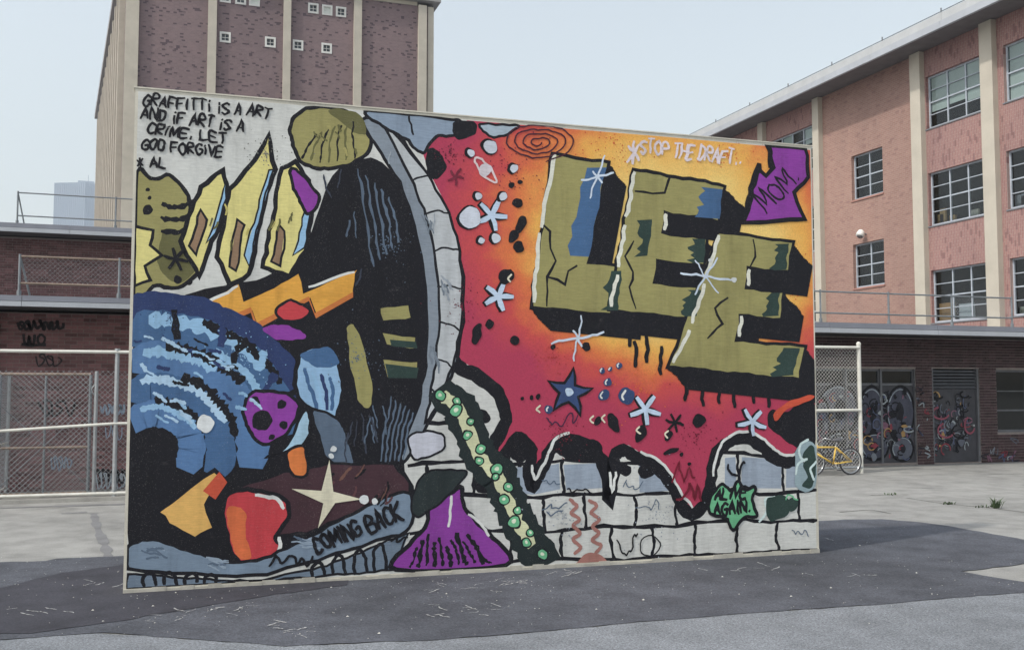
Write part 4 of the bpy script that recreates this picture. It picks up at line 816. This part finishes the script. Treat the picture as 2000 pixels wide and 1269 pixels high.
for u in (0, 1.45): MB().tube([FS2(u, 0), FS2(u, 2.3)], .035, 8).build('post', STEEL, sd)
for z in (.1, .95, 2.26): MB().tube([FS2(0, z), FS2(1.45, z)], .022, 8).build('rail', LPIPE, sd)
chainlink('wire_mesh', sd, FS2, 0, 1.45, .1, 2.26, .065, .0024)
f2 = thing('chain_link_fence', 'tall chain-link fence end with cream posts behind the yellow bicycle', 'fence', (15, 19.8, 0)); FF2 = Frame((0, 19.8, 0), (1,0,0), (0,-1,0))
for p in (9.6, 12.5, 15.5): MB().tube([FF2(p, 0), FF2(p, 3.04)], .05, 10).build('post', LPIPE, f2); MB().tube([FF2(p, 3.02), FF2(p, 3.07), FF2(p, 3.1)], [.06,.055,.02], 10).build('post_cap', LPIPE, f2)
for z in (2.94, 1.46): MB().tube([FF2(9.6, z, -.03), FF2(15.5, z+.02, -.03)], .034, 8).build('rail', LPIPE, f2)
MB().tube([FF2(9.6, .14, -.03), FF2(15.5, .14, -.03)], .03, 8).build('rail', STEEL, f2)
chainlink('wire_mesh', f2, FF2, 9.6, 15.45, .15, 2.92, .065, .0032, plain('bright_wire', (.55,.55,.53), .5, .1, 9, 0, .2))

# ------------------------------------------------------------------ bicycle
YB = 19.42; bp = lambda x, y: on(1, YB, x, y)
drop = bp(1661, 901); drop.z = .315; bbk = bp(1627.5, 909); bbk.z = .27; seatc = bp(1632, 873); headt = bp(1594, 873); headb = headt+Vector((-.02, 0, -.13)); headt2 = headt+Vector((.03, 0, .05)); fr_h = Vector((drop.x-1.0, YB, .315))
bk = thing('bicycle', 'yellow bicycle leaning by the chain-link fence beyond the right end of the mural', 'bicycle', (drop.x-.5, YB, 0))
YP = plain('yellow_enamel', (.72,.48,.10), .35, .1, 9, 0); CHR = plain('chrome', (.62,.63,.65), .22, .08, 9, 0, .8); RUB = plain('tyre_rubber', (.05,.05,.055), .8, .2)
off = Vector((0, .055, 0))
fm = MB()
for a, b, r in ((seatc, headt, .021), (bbk, seatc, .021), (bbk, headb, .023), (headb, headt2, .024), (bbk+off, drop+off, .013), (bbk-off, drop-off, .013), (seatc+off*.5, drop+off, .011), (seatc-off*.5, drop-off, .011)): fm.tube([a, b], r, 10)
fm.build('frame', YP, bk, True)
fk = MB()
for s_ in (1, -1): fk.tube([headb, headb+off*s_+Vector((-.03,0,-.06)), fr_h+off*s_], .013, 8)
fk.build('fork', CHR, bk, True)
def wheel(c):
    ring = lambda r: [c+Vector((math.cos(t)*r, 0, math.sin(t)*r)) for t in [2*math.pi*i/32 for i in range(32)]]
    ty = MB().tube(ring(.296), .019, 8, True).build('wheel', RUB, bk, True); MB().tube(ring(.268), .013, 6, True).build('rim', CHR, ty, True)
    sp_ = MB()
    for i in range(20): a = 2*math.pi*i/20; b = a+.5*(1 if i % 2 else -1); sp_.tube([c+Vector((math.cos(b)*.025, .03*(-1)**i, math.sin(b)*.025)), c+Vector((math.cos(a)*.265, 0, math.sin(a)*.265))], .0018, 3, cap=False)
    sp_.build('spokes', CHR, ty); MB().tube([c-Vector((0,.06,0)), c+Vector((0,.06,0))], .025, 10).build('hub', CHR, ty)
wheel(drop); wheel(fr_h)
sd_ = (seatc-bbk).normalized(); st_ = seatc+sd_*.13; MB().tube([seatc, st_], .014, 8).build('seat_post', CHR, bk)
MB().tube([st_+Vector((.13,0,.03)), st_+Vector((.08,0,.035)), st_+Vector((0,0,.03)), st_+Vector((-.08,0,.025)), st_+Vector((-.15,0,.02))], [.04,.07,.045,.025,.012], 10).build('saddle', plain('saddle_vinyl', (.10,.10,.11), .5, .2), bk, True)
hb = headt2+Vector((.03,0,.06)); MB().tube([headt2, hb], .014, 8).build('stem', CHR, bk)
MB().tube([hb+Vector((.12,.28,.08)), hb+Vector((.02,.2,.1)), hb+Vector((-.04,.05,0)), hb+Vector((-.04,-.05,0)), hb+Vector((.02,-.2,.1)), hb+Vector((.12,-.28,.08))], .012, 8).build('handlebar', CHR, bk, True)
cr = MB().tube([bbk+Vector((math.cos(t)*.085, -.05, math.sin(t)*.085)) for t in [2*math.pi*i/20 for i in range(20)]], .008, 6, True).build('chainring', RUB, bk)
for s_ in (1, -1):
    e = bbk+Vector((.07*s_, -.08*s_, -.14*s_)); MB().tube([bbk+Vector((0,-.06*s_,0)), e], .01, 6).build('crank', CHR, bk); MB().box((e.x-.04, min(e.y, e.y-.09*s_), e.z-.012), (e.x+.04, max(e.y, e.y-.09*s_), e.z+.012)).build('pedal', RUB, bk)
MB().tube([bbk+Vector((0,-.05,.085)), drop+Vector((0,-.05,.03))], .005, 6).build('chain', RUB, bk); MB().tube([bbk+Vector((0,-.05,-.085)), drop+Vector((0,-.05,-.03))], .005, 6).build('chain', RUB, bk)

# ------------------------------------------------------------------ weeds in the joints
LEAF = plain('weed_leaf', (.06,.095,.04), .7, .3, 20, 0)
def weed(x, y, n_, h, spread, label):
    p = gnd(x, y); t = thing('weed', label, 'plant', p, 'weeds in the yard joints'); m = MB()
    for i in range(n_):
        a = random.uniform(0, 6.3); l = h*random.uniform(.4, 1); d = Vector((math.cos(a), math.sin(a), 0)); sdv = Vector((-d.y, d.x, 0))*random.uniform(.006, .014); b = p+d*random.uniform(0, spread*.4)+Vector((random.uniform(-spread, spread), 0, 0))*.6
        m.add([b-sdv*.5, b+sdv*.5, b+d*l*.3+Vector((0,0,l*.6))+sdv, b+d*l*.3+Vector((0,0,l*.6))-sdv, b+d*l*.7+Vector((0,0,l*.85))], [(0,1,2,3),(3,2,4)])
    m.build('leaves', LEAF, t); MB().tube([p, p+Vector((.01,0,h*.7))], [.005,.002], 5).build('stem', LEAF, t)
weed(1946, 992, 34, .22, .10, 'tallest green weed tuft in the right pavement crack'); weed(1852, 984, 30, .07, .22, 'flat patch of green weed in the pavement crack beside the tall tuft'); weed(1920, 990, 26, .05, .30, 'thin low line of grass just left of the tall weed tuft'); weed(1740, 966, 16, .05, .2, 'sparse low grass in the short joint nearest the bicycle')

# ------------------------------------------------------------------ air
q = NT('haze_air'); q.t.nodes.remove(q.b); pv = q.n('VolumePrincipled'); pv.inputs['Color'].default_value = (.74,.83,.95,1); pv.inputs['Density'].default_value = .0003; pv.inputs['Anisotropy'].default_value = .3
q.l(pv.outputs[0], q.t.nodes['Material Output'].inputs['Volume'])
hz = MB().box((-2600,-300,-1), (2600,2600,460)).build('haze', q.m); hz['kind'] = 'stuff'; hz['label'] = 'thin pale summer haze filling the air'
